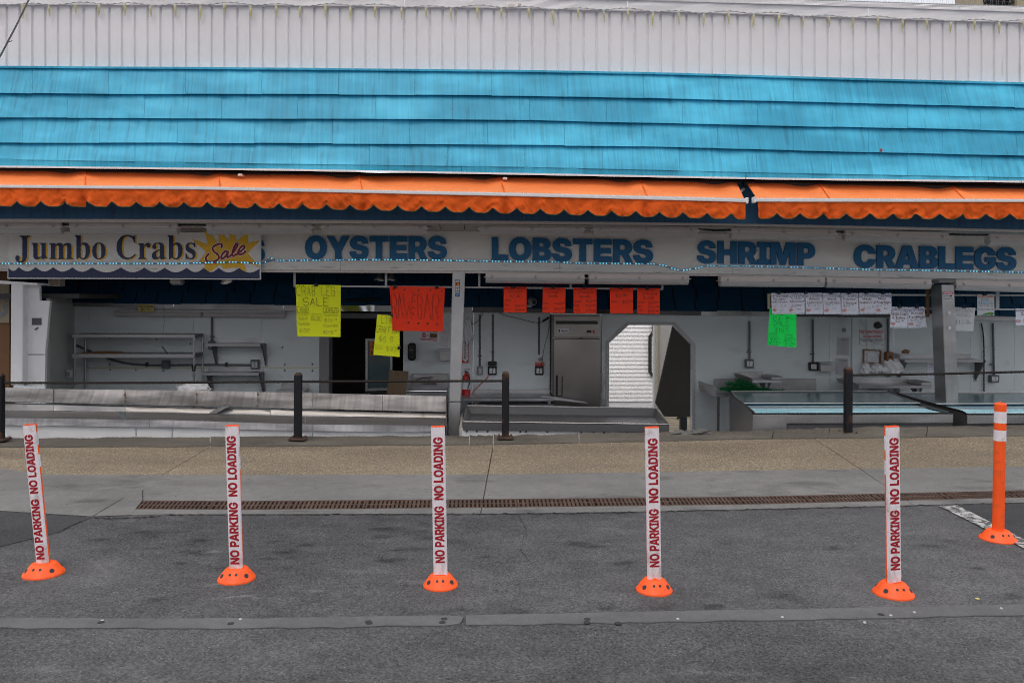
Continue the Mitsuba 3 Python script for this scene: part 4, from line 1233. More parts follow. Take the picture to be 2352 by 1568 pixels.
for nm, c, lines in cards:
    k = thing('price_card', f'red handwritten price card for {nm}', 'sign', 'red oyster and clam price cards')
    sh = Sheet(k, c, YPS, 'm_paper_red')
    ex = []
    for s, a0, b0, a1, b1, w in lines:
        if s[0] == '$' and len(s) > 1:
            y = (b0 + b1) / 2
            ex += [('00', a1 + .04, b0 + .01, a1 + .16, b0 + .045, .9)]
            if b0 < .45: ex += [('DOZ', a1 + .04, b0 + .075, a1 + .18, b0 + .105, .9)]
        if s in ('50', '100'): ex += [('PCS', a1 + .03, b0 + .0, a1 + .055, b1, 1.0)]
    sh.write(lines + ex, 'm_ink')
    sh.shape(union_all([sbox(a1 + .04, b0 + .052, a1 + .17, b0 + .062) for s, a0, b0, a1, b1, w in lines if s[0] == '$' and len(s) > 1] or [sbox(.5, .5, .5, .5)]), 'm_ink', 'rule')
    clip(f'black binder clip holding the red {nm} card', c[0][0] + {'C': 23, 'T': 23, 'B': 24}[nm[0]] + (1.5 if 'BLACK' in nm else 0), c[0][1] - .5, YPS - .012, .85)


# white printed price cards with a pink tree
def white_card(label, c, title, prices, group='white laminated price cards', Y=YPS):
    k = thing('price_card', label, 'sign', group)
    sh = Sheet(k, c, Y, 'm_paper_white', bow=.006)
    hdr = []
    gl = fit(word('SALT WATER SEAFOOD', 'serif'), .03, .03, .97, .19)
    for g in gl:
        cx = (g.bounds[0] + g.bounds[2]) / 2
        hdr.append(affinity.translate(g, 0, .05 * (2 * (cx - .5)) ** 2 - .005))
    sh.shape(union_all(hdr), 'm_ink_blue', 'header_lettering')
    sh.write([(s, a0, b0, a1, b1, 'serif') for s, a0, b0, a1, b1 in title], 'm_ink_red', 'title_lettering')
    sh.write(prices, 'm_ink', 'price_lettering')
    blobs = [Point(.17 + .12 * math.cos(t) * r, .80 + .055 * math.sin(t) * r).buffer(.028, quad_segs=2) for t, r in zip(rng.uniform(0, 6.28, 30), np.sqrt(rng.uniform(0, 1, 30)))]
    sh.shape(union_all(blobs), 'm_pink', 'tree_print', .0024)
    sh.shape(union_all([sbox(.16, .84, .175, .93)]), 'm_brown', 'trunk_print')
    sh.shape(LineString([(x, .965 + .006 * math.sin(x * 40)) for x in np.linspace(.03, .97, 30)]).buffer(.006), 'm_green_print', 'ground_line')
    return k


wc = [('Fresh Shucked Oysters', [(1771.3, 673.2), (1811, 673.4), (1812, 721.3), (1773.3, 721.1)], [('Fresh Shucked', .12, .22, .85, .32), ('Oysters', .06, .345, .93, .50)], [('PINT', .08, .54, .30, .575, .7), ('$14.95', .48, .53, .86, .575, .6), ('QUART', .08, .62, .34, .66, .7), ('$28.00', .50, .62, .87, .66, .6), ('GALLON', .36, .75, .72, .79, .6), ('ASK', .46, .83, .62, .86, .6)]),
      ('Lump Maryland Crabmeat', [(1809.7, 673.4), (1847.8, 672.8), (1848.8, 721), (1810.5, 721.3)], [('Lump', .20, .20, .80, .31), ('Maryland', .10, .34, .94, .47), ('Crabmeat', .24, .52, .82, .61)], [('$23', .12, .61, .45, .67, .55), ('$46', .52, .73, .78, .80, .5), ('2', .14, .72, .2, .76, .6)]),
      ('Domestic Jumbo Lump', [(1849.6, 673), (1888.6, 672.6), (1890.7, 721.1), (1851, 722)], [('Domestic', .22, .20, .84, .33), ('Jumbo Lump', .09, .38, .94, .53)], [('$34', .12, .54, .62, .64, .4), ('95', .68, .55, .80, .59, .7), ('2 5', .05, .71, .35, .75, .5), ('$69', .50, .70, .80, .78, .45)]),
      ('Sea Scallops', [(1890.3, 673.2), (1930, 672.8), (1932, 721.5), (1892, 722)], [('Sea', .22, .20, .78, .33), ('Scallops', .09, .38, .93, .54)], [('$16', .14, .52, .40, .60, .45), ('95', .50, .53, .62, .57, .7), ('2LbS', .10, .68, .32, .72, .5), ('$32', .48, .69, .78, .75, .45)]),
      ('Dungeness Clusters', [(1932.4, 673.3), (1971, 673.2), (1972.5, 722.4), (1933, 722.4)], [('Dungeness', .09, .21, .88, .35), ('Clusters', .11, .38, .88, .52)], [('$14', .10, .54, .48, .66, .42), ('95', .60, .53, .72, .60, .7), ('$70', .58, .76, .82, .82, .5), ('5LbS', .36, .77, .52, .80, .6)]),
      ('Whole Dungeness Crab', [(1972.6, 673), (2013, 673), (2014.7, 720.4), (1974.3, 721.3)], [('Whole', .18, .21, .72, .34), ('Dungeness Crab', .03, .38, .97, .53)], [('$12', .20, .63, .64, .78, .36), ('95', .72, .62, .84, .70, .7)]),
      ('Bay Scallops', [(2011, 673.6), (2047, 673.2), (2048.3, 721), (2012, 721.6)], [('Bay', .16, .20, .68, .32), ('Scallops', .05, .36, .94, .53)], [('$14', .06, .54, .36, .65, .42), ('95', .50, .54, .62, .60, .7), ('2LbS', .08, .71, .30, .75, .5), ('$28', .50, .69, .80, .77, .45)]),
      ('Stone Crab Claws', [(2046, 704), (2085, 705.4), (2084.4, 753.6), (2044.4, 752)], [('Stone Crab', .04, .23, .96, .40), ('Claws', .12, .43, .86, .58)], [('$8', .30, .62, .56, .75, .4), ('95', .64, .61, .78, .69, .7)]),
      ('King Crablegs', [(2085.8, 705.6), (2122.8, 704.6), (2128.5, 752), (2086.6, 753.5)], [('King', .16, .23, .88, .36), ('Crablegs', .05, .40, .97, .56)], [('$35', .12, .56, .58, .67, .38), ('95', .68, .56, .80, .62, .7), ('CLAWS', .40, .72, .78, .77, .5), ('$24', .42, .82, .72, .92, .42)]),
      ('a kind starting with L, half hidden behind the right pillar', [(2143.3, 674), (2180, 674), (2181, 722.4), (2144.5, 722.4)], [('Lump', .10, .20, .85, .36), ('Maryland', .2, .4, .95, .53)], [('$46', .5, .7, .8, .8, .5)])]
for nm, c, t, p in wc:
    white_card(('white laminated price card for ' + nm) if 'hidden' not in nm else 'white laminated price card half hidden behind the right pillar', c, t, p, Y=YPS - (.004 if nm[0] in 'FDB' else 0))
for nm, x, y in [('Fresh Shucked Oysters', 1789, 672), ('Domestic Jumbo Lump', 1851, 672), ('Sea Scallops', 1909, 671.5), ('Dungeness Clusters', 1950, 672), ('Whole Dungeness Crab', 1990, 671.5), ('Bay Scallops', 2028, 672), ('Stone Crab Claws', 2067, 703.5), ('King Crablegs', 2106, 704)]:
    clip('black binder clip on the white ' + nm + ' card', x, y, YPS - .022, .8)
k = thing('price_sign', 'green handwritten crab SALE sign below the white price cards', 'sign', 'handwritten price signs')
sh = Sheet(k, [(1768, 706), (1829, 712), (1829, 798), (1763, 792)], YPS + .03, 'm_paper_green', bow=.022)
sh.write([('CRAB', .06, .02, .50, .18, .26), ('SALE', .16, .215, .74, .46, .24), ('$15', .24, .50, .56, .63, .32), ('95', .62, .495, .72, .545, .6), ('Lb', .62, .575, .72, .62, .6)], 'm_ink')
sh.write([('LARGE', .05, .655, .34, .715, .42), ('JUMbO', .55, .655, .88, .705, .42), ('5LbS BOX', .05, .735, .38, .775, .5), ('5LbS BOX', .55, .73, .93, .77, .5), ('$65', .07, .79, .33, .86, .4), ('$75', .57, .785, .85, .86, .4), ('00', .35, .80, .42, .82, .8), ('00', .88, .795, .95, .815, .8),
          ('10LbS BOX', .05, .875, .44, .92, .5), ('10LbS BOX', .55, .87, .97, .91, .5), ('$125', .05, .93, .36, .985, .42), ('$145', .60, .925, .88, .98, .42), ('00', .38, .935, .45, .955, .8), ('00', .90, .93, .97, .95, .8)], 'm_ink', 'small_lettering')
put(k, 'folded_corner', tm([at(1801, 719, YPS + .004), at(1809, 714, YPS - .004), at(1831, 728, YPS + .0), at(1824, 733, YPS - .02), at(1812, 728, YPS - .025)], [[0, 1, 2], [0, 2, 3], [0, 3, 4]]), 'paper_green')
k = thing('price_sign', 'plain white handwritten GREEN SHELL MUSSEL sign right of the right pillar', 'sign', 'handwritten price signs')
sh = Sheet(k, [(2186, 705), (2240.3, 706.6), (2235.5, 760.2), (2186, 759.2)], YPS, 'm_paper_plain', bow=.008)
sh.write([('GREEN', .12, .03, .48, .21, .26), ('SHELL', .54, .04, .97, .21, .26), ('MUSSEL', .22, .28, .84, .40, .30), ('$12', .16, .52, .55, .72, .26), ('95', .64, .53, .80, .61, .4), ('POUND', .60, .67, .88, .70, .6)], 'm_ink')
sh.shape(sbox(.58, .63, .88, .64), 'm_ink', 'rule')
clip('black binder clip on the GREEN SHELL MUSSEL sign', 2215, 704.5, YPS - .02, .8)
k = thing('price_card', 'white card for Fresh Mussels with orange heading and green hill print', 'sign', 'white laminated price cards')
sh = Sheet(k, [(2244.8, 675.8), (2283.5, 675.5), (2283.8, 724.6), (2244.8, 723.8)], YPS - .006, 'm_paper_plain', bow=.004)
sh.write([('SALT WATER SEAFOOD', .06, .05, .94, .17, 'serif')], 'm_orange_print', 'header_lettering')
sh.write([('Fresh', .22, .19, .68, .33, 'serif'), ('Mussels', .06, .33, .97, .48, 'serif')], 'm_mid_blue', 'title_lettering')
sh.write([('1 BAG', .07, .49, .48, .585, .55), ('$5.95', .54, .49, .94, .585, .5), ('2 BAGS', .03, .67, .46, .755, .55), ('$11.00', .54, .66, .97, .755, .55)], 'm_ink', 'price_lettering')
sh.shape(Polygon([(.2, .98)] + [(x, .98 - .13 * math.sin((x - .2) / .78 * 1.9)) for x in np.linspace(.2, .95, 14)] + [(.95, .98)]).buffer(0), 'm_green_print', 'hill_print')
sh.shape(sbox(.78, .82, .81, .93), 'm_yellow', 'flag_print', .003)
clip('black binder clip on the Fresh Mussels card', 2262, 675, YPS - .03, .8)
k = thing('price_card', 'white laminated price card cut by the right picture edge', 'sign', 'white laminated price cards')
sh = Sheet(k, [(2333, 708), (2373, 708.5), (2373, 747), (2333.3, 746.5)], YPS - .006, 'm_paper_white')
sh.write([('SALT WATER SEAFOOD', .03, .05, .97, .2, 'serif')], 'm_ink_blue', 'header_lettering')
sh.write([('Peeled', .28, .22, .8, .32, 'serif'), ('Shrimp', .3, .34, .8, .44, 'serif')], 'm_ink_red', 'title_lettering')
sh.write([(f'{i}LbS', .42, .42 + .1 * i, .72, .475 + .1 * i, .5) for i in range(1, 5)], 'm_ink', 'price_lettering')
sh.shape(union_all([Point(.14 + .1 * math.cos(t), .76 + .06 * math.sin(t)).buffer(.04) for t in range(7)]), 'm_pink', 'tree_print')

# ================================================================== INTERIOR
YW = 12.0
wt = poly_fn([(171, 706), (500, 714), (930, 719), (1300, 721), (1590, 727), (1960, 731), (2352, 740)])      # top of the back wall
ZF = -.65
pxz = lambda x, y, Y=YW: at(x, y, Y)


def wallpanel(a, b, Y=YW, m='wall', name='wall_panel', top=None):
    q0, q1 = at(a, (top or wt)(a), Y), at(b, (top or wt)(b), Y)
    return put(B, name, prism_xz([(q0[0] + .002, ZF), (q1[0] - .002, ZF), (q1[0] - .002, q1[2] + .05), (q0[0] + .002, q0[2] + .05)], Y, Y + .06), m)


for a, b in [(168, 204), (204, 445), (445, 600), (600, 734)]: wallpanel(a, b)
wallpanel(926, 1087); wallpanel(1087, 1264, YW - .03); wallpanel(1264, 1386, YW + .3)
# wall round the back door, opening with cut corners
q0, q1 = at(1383, 720, YW), at(1722, 730, YW)
outer = [(q0[0], ZF), (q1[0], ZF), (q1[0], q1[2] + .05), (q0[0], q0[2] + .1)]
dpx = [(1398.8, 1010), (1398.8, 787.3), (1443.5, 746.4), (1546.4, 746.4), (1590.5, 792.6), (1590.5, 1010)]
hole = [tuple(at(x, y, YW)[[0, 2]]) for x, y in dpx]
hole[0] = (hole[1][0], ZF + .02); hole[-1] = (hole[-2][0], ZF + .02)
hp = Polygon(hole)
put(B, 'wall_panel', prism_geom(Polygon(outer).difference(hp), YW, YW + .10), 'wall')
trim = hp.buffer(.045, join_style='mitre').difference(hp)
trim = trim.intersection(sbox(-50, ZF + .02, 50, 5))
put(B, 'door_frame', prism_geom(trim, YW - .018, YW + .115), 'pale_grey')
put(B, 'door_plate', pbox(1384, 857, 1395, 934, YW - .008, .007, .001), 'steel', label='patterned steel kick plate beside the back door')
# door leaf, swung outwards from the right jamb
leaf = [(1590.0, 935), (1590.0, 795), (1546, 746), (1502.5, 930), (1525.5, 954)]
dY = lambda x: YW + .13 + .35 * (1590 - x) / 88
pts = np.array([at(x, y, dY(x)) for x, y in [(1588.5, 957), (1588.5, 794), (1545, 748), (1505.5, 925), (1526, 956)]])
v = np.vstack([pts, pts + [.0, .045, 0]])
put(B, 'door', hull(v), 'door', label='dark door leaf with cut corners swung open at the back')
for a, b in [(1722, 1905), (1905, 1958)]: wallpanel(a, b)
wallpanel(1958, 2052, YW - .12)
for a, b in [(2052, 2230), (2230, 2331), (2331, 2720)]: wallpanel(a, b)
# strip of stainless flashing above the wall
tr_t = poly_fn([(171, 694), (373, 696), (930, 701), (1398, 709), (1590, 712), (1790, 715), (2040, 716), (2352, 727)])
for a, b, m in [(150, 398, 'steel_stain'), (399, 650, 'steel_stain'), (651, 782, 'steel_stain'), (783, 860, 'chrome'), (861, 1085, 'steel_stain'), (1086, 1610, 'dark_steel'), (1611, 1780, 'steel'), (1781, 2120, 'dark_steel'), (2121, 2720, 'steel_stain')]:
    xs = np.linspace(a, b, 8)
    T_ = np.array([at(x, tr_t(x), YW - .13) for x in xs]); L_ = np.array([at(x, wt(x) - 3, YW - .13) for x in xs])
    T_[:, 1] += rng.normal(0, .006, 8)
    put(B, 'flashing_strip', lofts([T_ + [0, .02, .01], T_, L_, L_ + [0, .1, -.004]]), m, 30)
put(B, 'number_plate', flat(union_all(fit(word('88N', 'black'), 1371.5, 711.4, 1398.5, 720.6, .006)), YW - .131, .004), 'black', label='black house number characters 88N')
# dark blue inner mansard of shingles
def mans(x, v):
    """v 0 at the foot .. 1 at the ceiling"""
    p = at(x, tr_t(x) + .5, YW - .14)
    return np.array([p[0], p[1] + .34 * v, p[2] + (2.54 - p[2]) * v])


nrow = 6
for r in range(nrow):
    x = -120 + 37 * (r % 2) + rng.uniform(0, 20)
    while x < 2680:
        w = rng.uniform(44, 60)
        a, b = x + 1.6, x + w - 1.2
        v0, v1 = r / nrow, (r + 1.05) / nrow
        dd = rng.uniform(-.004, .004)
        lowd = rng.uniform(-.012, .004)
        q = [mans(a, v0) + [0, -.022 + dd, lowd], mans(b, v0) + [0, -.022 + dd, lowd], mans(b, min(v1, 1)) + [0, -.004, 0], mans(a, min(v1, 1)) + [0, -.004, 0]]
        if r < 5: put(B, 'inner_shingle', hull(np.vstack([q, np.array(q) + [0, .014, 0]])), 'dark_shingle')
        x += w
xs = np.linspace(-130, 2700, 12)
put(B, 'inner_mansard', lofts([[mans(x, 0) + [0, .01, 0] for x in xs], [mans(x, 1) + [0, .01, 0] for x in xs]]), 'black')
# cold room behind the dark doorway
a, b = at(734, 800, YW)[0], at(926, 800, YW)[0]
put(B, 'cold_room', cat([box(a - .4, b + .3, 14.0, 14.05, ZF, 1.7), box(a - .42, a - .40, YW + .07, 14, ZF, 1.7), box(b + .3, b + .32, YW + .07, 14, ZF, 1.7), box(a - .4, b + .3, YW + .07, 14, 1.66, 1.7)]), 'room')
put(B, 'door_jamb', box(a, a + .14, YW - .005, YW + .3, ZF, 1.53), 'grey')
put(B, 'door_header', box(a, b, YW - .09, YW + .06, at(830, 731, YW)[2], at(830, 719, YW)[2]), 'dark_steel')
# left end: side wall, white post, panel
p0, p1 = at(114, 800, 10.62), at(171, 800, YW)
put(B, 'side_wall', hull([[p0[0], p0[1], ZF], [p1[0], p1[1], ZF], [p0[0], p0[1], 1.62], [p1[0], p1[1], 1.62], [p0[0] - .05, p0[1], ZF], [p1[0] - .05, p1[1], ZF], [p0[0] - .05, p0[1], 1.62], [p1[0] - .05, p1[1], 1.62]]), 'dim_wall')  # wall colour darkened to paint in the shade on this side
put(B, 'end_post', cat([pbox(25, 650, 52, 884, 10.32, .22, .008)]), 'white', label='white square end post at the left')
put(B, 'end_post_panel', qbox([(54, 652), (90, 654), (91, 690), (114.5, 691), (104, 806), (103, 888), (54, 886)], 10.44, .05), 'white', label='chipped white end panel beside the post')
put(B, 'panel_trim', pbox(61, 812, 102, 816, 10.436, .02, .002), 'pale_grey')
put(B, 'beam_end', qbox([(-40, 642), (86, 650), (86, 655), (-40, 650)], 10.3, .3), 'white')
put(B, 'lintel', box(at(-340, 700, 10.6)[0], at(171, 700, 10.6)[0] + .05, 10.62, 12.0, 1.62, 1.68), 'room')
k = thing('lock_plate', 'rusty lock plate on the white end panel at the left', 'lock')
put(k, 'plate', pbox(73, 730, 94, 746, 10.425, .02, .003), 'dark_steel')
put(k, 'latch', ptube([(80, 757), (87, 752)], 10.42, .008, 6, 0), 'rust')
k = thing('service_box', 'cream electrical box under the left end of the banner', 'electrical box')
put(k, 'case', pbox(110, 641, 136, 657.5, 10.7, .16, .01), 'cream')
put(k, 'lid', pbox(112, 643, 134, 655.5, 10.69, .012, .003), 'beige')
# neighbour at the far left edge
k = thing('neighbour_banner', 'faded beige banner with a grey letter at the left picture edge', 'banner')
sh = Sheet(k, [(-62, 650), (21.5, 651.5), (21, 741), (-62, 741)], 10.95, 'm_beige')
sh.shape(union_all(fit(word('G', 'black'), .62, .26, .98, .86)), 'm_grey', 'lettering')
N2 = thing('neighbour_stall', 'dark shuttered stall wall beyond the left white post', 'building')
a = at(-700, 700, 11.0)[0]
put(N2, 'wall', box(a, at(22, 700, 11.0)[0], 11.0, 11.1, -.9, 2.3), 'brown')
put(N2, 'counter', box(a, at(6, 700, 10.6)[0], 10.2, 10.9, -.65, .3), 'grey')

# outside, seen through the back door
k = thing('sided_building', 'bright building with white horizontal lap siding seen through the back door', 'building')
a, b = at(1240, 800, 18)[0], at(1498.5, 800, 18)[0]
z0 = at(1448, 921, 18)[2]
bh = 9.36 / FOC * 18.25
for i in range(46):
    z = z0 + i * bh
    put(k, 'siding_board', tm([[a, 18 - .022, z], [b, 18 - .022, z], [b, 18, z + bh + .005], [a, 18, z + bh + .005], [a, 18, z], [b, 18, z]], [[0, 1, 2], [0, 2, 3], [4, 5, 1], [4, 1, 0]]), 'vinyl')
put(k, 'wall', box(a, b, 18.003, 18.2, z0 - .6, z0 + 46 * bh), 'vinyl')
put(k, 'corner_gap', qbox([(1498, 740), (1503, 740), (1503, 768), (1497, 774), (1497, 854), (1502, 862), (1502, 866), (1498, 866), (1490, 854), (1490, 772), (1498, 762)], 17.9, .05), 'dark')
k = thing('neighbour_cabin', 'greenish grey cabin wall between the white siding and the open door', 'building')
put(k, 'wall', qbox([(1503, 700), (1640, 700), (1640, 940), (1503, 940)], 15.5, .15), 'pale_grey')
put(k, 'seam_strip', qbox([(1511, 700), (1516, 700), (1516, 940), (1511, 940)], 15.49, .02), 'beige')
WD = thing('wooden_deck', 'weathered plank deck behind the barge seen under the back door', 'deck')
for i in range(34):
    y = 12.3 + i * .145
    put(WD, 'plank', box(-1.2, 6.5, y, y + .135, -.76, -.70 + rng.normal(0, .003), .006), 'deck')
k = thing('metal_chair_foot', 'dark frame standing on the deck behind the open door', 'frame')
put(k, 'frame', cat([box(at(1560, 900, 13.2)[0], at(1575, 900, 13.2)[0], 13.1, 13.2, -.70, -.30, .01), ptube([(1555, 962), (1568, 948), (1590, 945)], 13.1, .02, 6, 0)]), 'dark')


# ---- small fittings on the walls
def outlet(label, x0, y0, x1, y1, body='black', face='paper_plain', Y=YW, conduit=None, sockets=2, cm='conduit'):
    k = thing('outlet_box', label, 'outlet', 'outlet boxes on the back wall')
    put(k, 'body', pbox(x0, y0, x1, y1, Y - .07, .068, .008), body)
    w = (x1 - x0)
    for i in range(sockets):
        c0 = x0 + w * (.16 + .37 * i) if sockets == 2 else x0 + w * .25
        put(k, 'socket', pbox(c0, y0 + (y1 - y0) * .22, c0 + w * (.30 if sockets == 2 else .5), y1 - (y1 - y0) * .18, Y - .076, .008, .002), face)
        put(k, 'slot', cat([pbox(c0 + w * .1, y0 + (y1 - y0) * q, c0 + w * .13, y0 + (y1 - y0) * (q + .1), Y - .079, .004, 0) for q in (.32, .60)]), 'black')
    if conduit:
        xa, ya, xb, yb = conduit
        put(k, 'conduit', ptube([(xa, ya), (xb, yb)], Y - .03, .016, 10, 0), cm, 30)
        ym = ya + (yb - ya) * .78
        put(k, 'strap', pbox(xa - 4.6, ym, xa + 4.6, ym + 2.2, Y - .05, .045, .003), cm)
    return k


outlet('black double outlet with black lid left of the red card with CHINCOTEAGUE below it', 1121, 841, 1141, 861, conduit=(1132, 722, 1132, 832))
put('outlet_box', 'lid', pbox(1121, 830, 1141, 839.5, YW - .12, .06, .004), 'black')
outlet('grey plastic covered switch box beside the left pillar', 1096, 841, 1109.5, 861, 'grey', 'pale_grey', conduit=(1102, 722, 1102, 843), sockets=1, cm='dark_steel')
outlet('black double outlet below the red and white package', 1229.5, 841, 1248.5, 861, conduit=(1238, 728, 1238, 842))
outlet('grey double outlet on the wall right of the back door', 1713, 825, 1732, 845, 'conduit', conduit=(1721.5, 737, 1721.5, 827))
outlet('black double outlet behind the white cards, left of the small steel box', 1860.5, 832, 1879, 851, conduit=(1866.8, 733, 1867.5, 834), cm='dark_steel')
outlet('grey double outlet at the far right below the rail', 2276, 861, 2296, 878, 'conduit', conduit=(2280.5, 742, 2283, 862))
outlet('grey four socket box below the hanging bags', 2047, 889, 2067, 907, 'grey', 'pale_grey', Y=YW - .1)
outlet('pale weatherproof outlet under the lower small shelf end of the conduit', 575, 826, 594, 848, 'conduit', 'pale_grey')
outlet('dark weatherproof outlet left of the upper wall shelf bracket', 477.5, 783, 492, 802.5, 'conduit', 'pale_grey', sockets=1, conduit=(486.7, 728, 486.7, 784))
outlet('grey junction box on the conduit behind the shelf rack', 370, 828, 388, 847, 'conduit', 'conduit', sockets=1)
outlet('small grey outlet on the left side wall', 150, 850, 162, 866, 'pale_grey', 'grey', Y=11.5, sockets=2)
k = thing('wall_conduit', 'curved grey conduit running along the left back wall', 'conduit')
put(k, 'pipe', ptube([(171, 791), (200, 803), (254, 825), (290, 834), (330, 838), (380, 838.5), (460, 837.5), (520, 837.5), (578, 838)], YW - .03, .016, 8, 4), 'conduit', True)
for x in (336, 519): put(k, 'strap', pbox(x - 2, 832, x + 2, 842, YW - .055, .05, .004), 'dark')
k = thing('wall_light', 'long pale fluorescent tube light on the left back wall under the blue shingles', 'lamp')
put(k, 'housing', pbox(268, 710, 655, 719, YW - .10, .09, .01), 'pale_grey')
put(k, 'tube', cat([ptube([(268, 721), (462, 722.5)], YW - .08, .035, 10, 0), ptube([(468, 722.8), (655, 724.8)], YW - .08, .035, 10, 0)]), 'diffuser', 30)
k = thing('paper_note', 'small yellow paper note with red writing above the wall light', 'sign')
sh = Sheet(k, [(317, 698.5), (353.5, 699.3), (353.5, 716.8), (316.7, 716)], YW - .145, 'm_note')
sh.write([('CRAB SEASONING', .06, .12, .94, .42, .7), ('$4', .2, .5, .42, .86, .6), ('99', .58, .52, .8, .8, .6)], 'm_ink_red')
k = thing('pull_cord', 'black stick hanging from a thin wire in front of the shelf rack', 'cord')
put(k, 'wire', ptube([(376, 700), (377, 740), (374, 770), (373, 796)], 11.5, .002, 4, 3), 'cable')
put(k, 'stick', ptube([(373, 796), (385, 813)], 11.5, .008, 6, 0), 'black')
for i, (x, y) in enumerate([(252, 775), (546, 784), (649, 797), (654, 837), (654, 850), (718, 836), (718, 851), (438, 789), (468, 789), (312, 775), (360, 779), (253, 849), (312, 849), (375, 851), (252, 837), (1718, 803)]):
    if i == 0: k = thing('wall_screw', 'dark screw heads dotted over the back wall panels', 'screw')
    put(k, 'head', lathe([(0, .006), (.010, .004), (.013, 0)], at(x, y, YW), 8, (0, -1, 0)), 'dark')

put(B, 'seam_tape', qbox([(200, 843.8), (734, 843.2), (734, 844.8), (200, 845.6)], YW - .004, .003), 'note')
k = thing('dark_stick', 'dark stick lying on the blue inner shingles left of the RAW BAR sign', 'stick')
put(k, 'stick', ptube([(795, 690), (873, 686.5)], YW - .18, .022, 7, 0), 'black')
# shelf rack
k = thing('shelf_rack', 'long stainless shelf rack with two shelves against the left back wall', 'shelf')
f0, f1, bk0, bk1 = 11.50, 11.88, 11.50, 11.88
for y0, y1, x0, x1 in [(767.5, 774, 165, 445), (812.5, 820, 165, 445)]:
    a, b = at(x0, y0, 11.5), at(x1, y1 + 1.5, 11.5)
    put(k, 'shelf', box(a[0], b[0], 11.503, 11.9, b[2], a[2], .002), 'dark_steel')
    put(k, 'shelf_edge', box(a[0], b[0], 11.495, 11.502, b[2], a[2], .002), 'pale_grey')  # pale edge, dark board: bright lip and shaded underside put into the colours
for x, Y in [(168.5, 11.5), (443, 11.5), (193, 11.88), (463, 11.88)]:
    a = at(x, 774, Y)
    put(k, 'upright', tube([[a[0] + .01, Y + .02, ZF], [a[0] + .01, Y + .02, at(300, 768, 11.5)[2]]], .016, 10), 'steel', 30)
put(k, 'foot_shelf', box(at(165, 800, 11.5)[0], at(445, 800, 11.5)[0], 11.5, 11.9, -.3, -.27), 'steel')
k = thing('cardboard_sheets', 'brown flattened cardboard lying on the lower rack shelf', 'cardboard')
for i in range(3):
    a, b = at(172 + 12 * i, 815, 11.5), at(272 - 14 * i, 812, 11.5)
    z = at(200, 812.5, 11.5)[2]
    put(k, 'sheet', box(a[0], b[0], 11.55 + .02 * i, 11.84, z + .006 * i + .001, z + .006 * i + .006), 'brown')
k = thing('hand_tongs', 'black and steel tongs hanging at the right end of the shelf rack', 'tongs')
put(k, 'grip', cat([ptube([(441, 838), (443, 852)], 11.46, .012, 6, 0), ptube([(449, 838), (447, 852)], 11.46, .012, 6, 0)]), 'cable')
put(k, 'arm', cat([ptube([(443, 852), (445, 868)], 11.46, .007, 6, 0), ptube([(447, 852), (446, 868)], 11.46, .007, 6, 0)]), 'steel')


def wall_shelf(label, x0, x1, yt, yf, bx, by, dep=.30, Y=YW):
    """front edge from x0..x1 at height yf; back edge at yt; two triangular brackets"""
    k = thing('wall_shelf', label, 'shelf', 'stainless wall shelves')
    Yf = Y - dep
    a, b = at(x0, yf, Yf), at(x1, yf + 5, Yf)
    z = a[2]
    put(k, 'board', box(a[0], b[0], Yf, Y - .002, z - .012, z, .002), 'steel')
    put(k, 'front_lip', box(a[0], b[0], Yf - .004, Yf, z - .038, z + .002, .001), 'pale_grey')  # pale colour paints in the light caught by the steel lip
    put(k, 'back_lip', box(a[0], b[0], Y - .006, Y - .003, z, z + .07, .001), 'steel')
    for x, y in zip(bx, by):
        c = at(x, y, Y)
        q = prism_yz([(Y - .004, z - .014), (Yf + .05, z - .014), (Y - .004, z - .34)], c[0] - .01, c[0] + .01)
        put(k, 'bracket', q, 'dark_steel')
        put(k, 'bracket_foot', box(c[0] - .03, c[0] + .03, Y - .006, Y - .001, z - .36, z - .20), 'steel')
    return k


wall_shelf('stainless wall shelf, upper one of two, right of the shelf rack', 473, 597, 783, 789, [498, 611], [800, 800])
wall_shelf('stainless wall shelf, lower one of two, under the conduit', 463, 594, 850, 856, [487, 606], [870, 870])
wall_shelf('low stainless shelf half hidden behind the second black rail post', 634, 700, 892, 896.5, [650, 690], [900, 900], .32)
wall_shelf('long dim stainless shelf behind the right pillar', 2078, 2258, 824, 826, [2064, 2240], [850, 850], .30)

# cooler in the dark room, sink corner
k = thing('glass_door_cooler', 'glass door cooler with aluminium frame standing in the dark room', 'refrigerator')
YC = 12.45
put(k, 'cabinet', pbox(838, 775, 903, 925, YC + .05, .6, .01), 'dark')
put(k, 'door_frame', cat([qbox([(839.5, 778), (901, 778.6), (901, 783.4), (839.5, 782.6)], YC, .045), qbox([(839.5, 892), (901, 890), (901, 896), (839.5, 897.5)], YC, .045), qbox([(839.5, 782), (844.5, 782), (844.5, 893), (839.5, 893)], YC + .001, .042), qbox([(896, 783), (901, 783), (901, 892), (896, 892)], YC + .001, .042)]), 'steel')
put(k, 'glass', qbox([(844, 782), (897, 783), (897, 892), (844, 893)], YC + .025, .008), 'm_glass_dark')
k2 = thing('price_card', 'orange card taped inside the cooler door left of the CRAW FISH sign', 'sign')
sh = Sheet(k2, [(849.5, 783.5), (866, 783.5), (866, 815.5), (849, 815.5)], YC + .015, 'm_orange_print')
sh.write([('S', .42, .04, .9, .22, .8), ('CRAB', .12, .30, .95, .55, .7), ('$3', .12, .70, .8, .95, .7)], 'm_ink')
k = thing('cutting_board', 'brown wooden cutting board leaning upright in front of the cooler', 'cutting board')
put(k, 'board', qbox([(894.5, 850), (938, 853), (931.5, 909), (887.5, 907)], 11.55, .035), 'wood')
k = thing('soap_dispenser', 'black soap dispenser on the white wall left of the left pillar', 'dispenser')
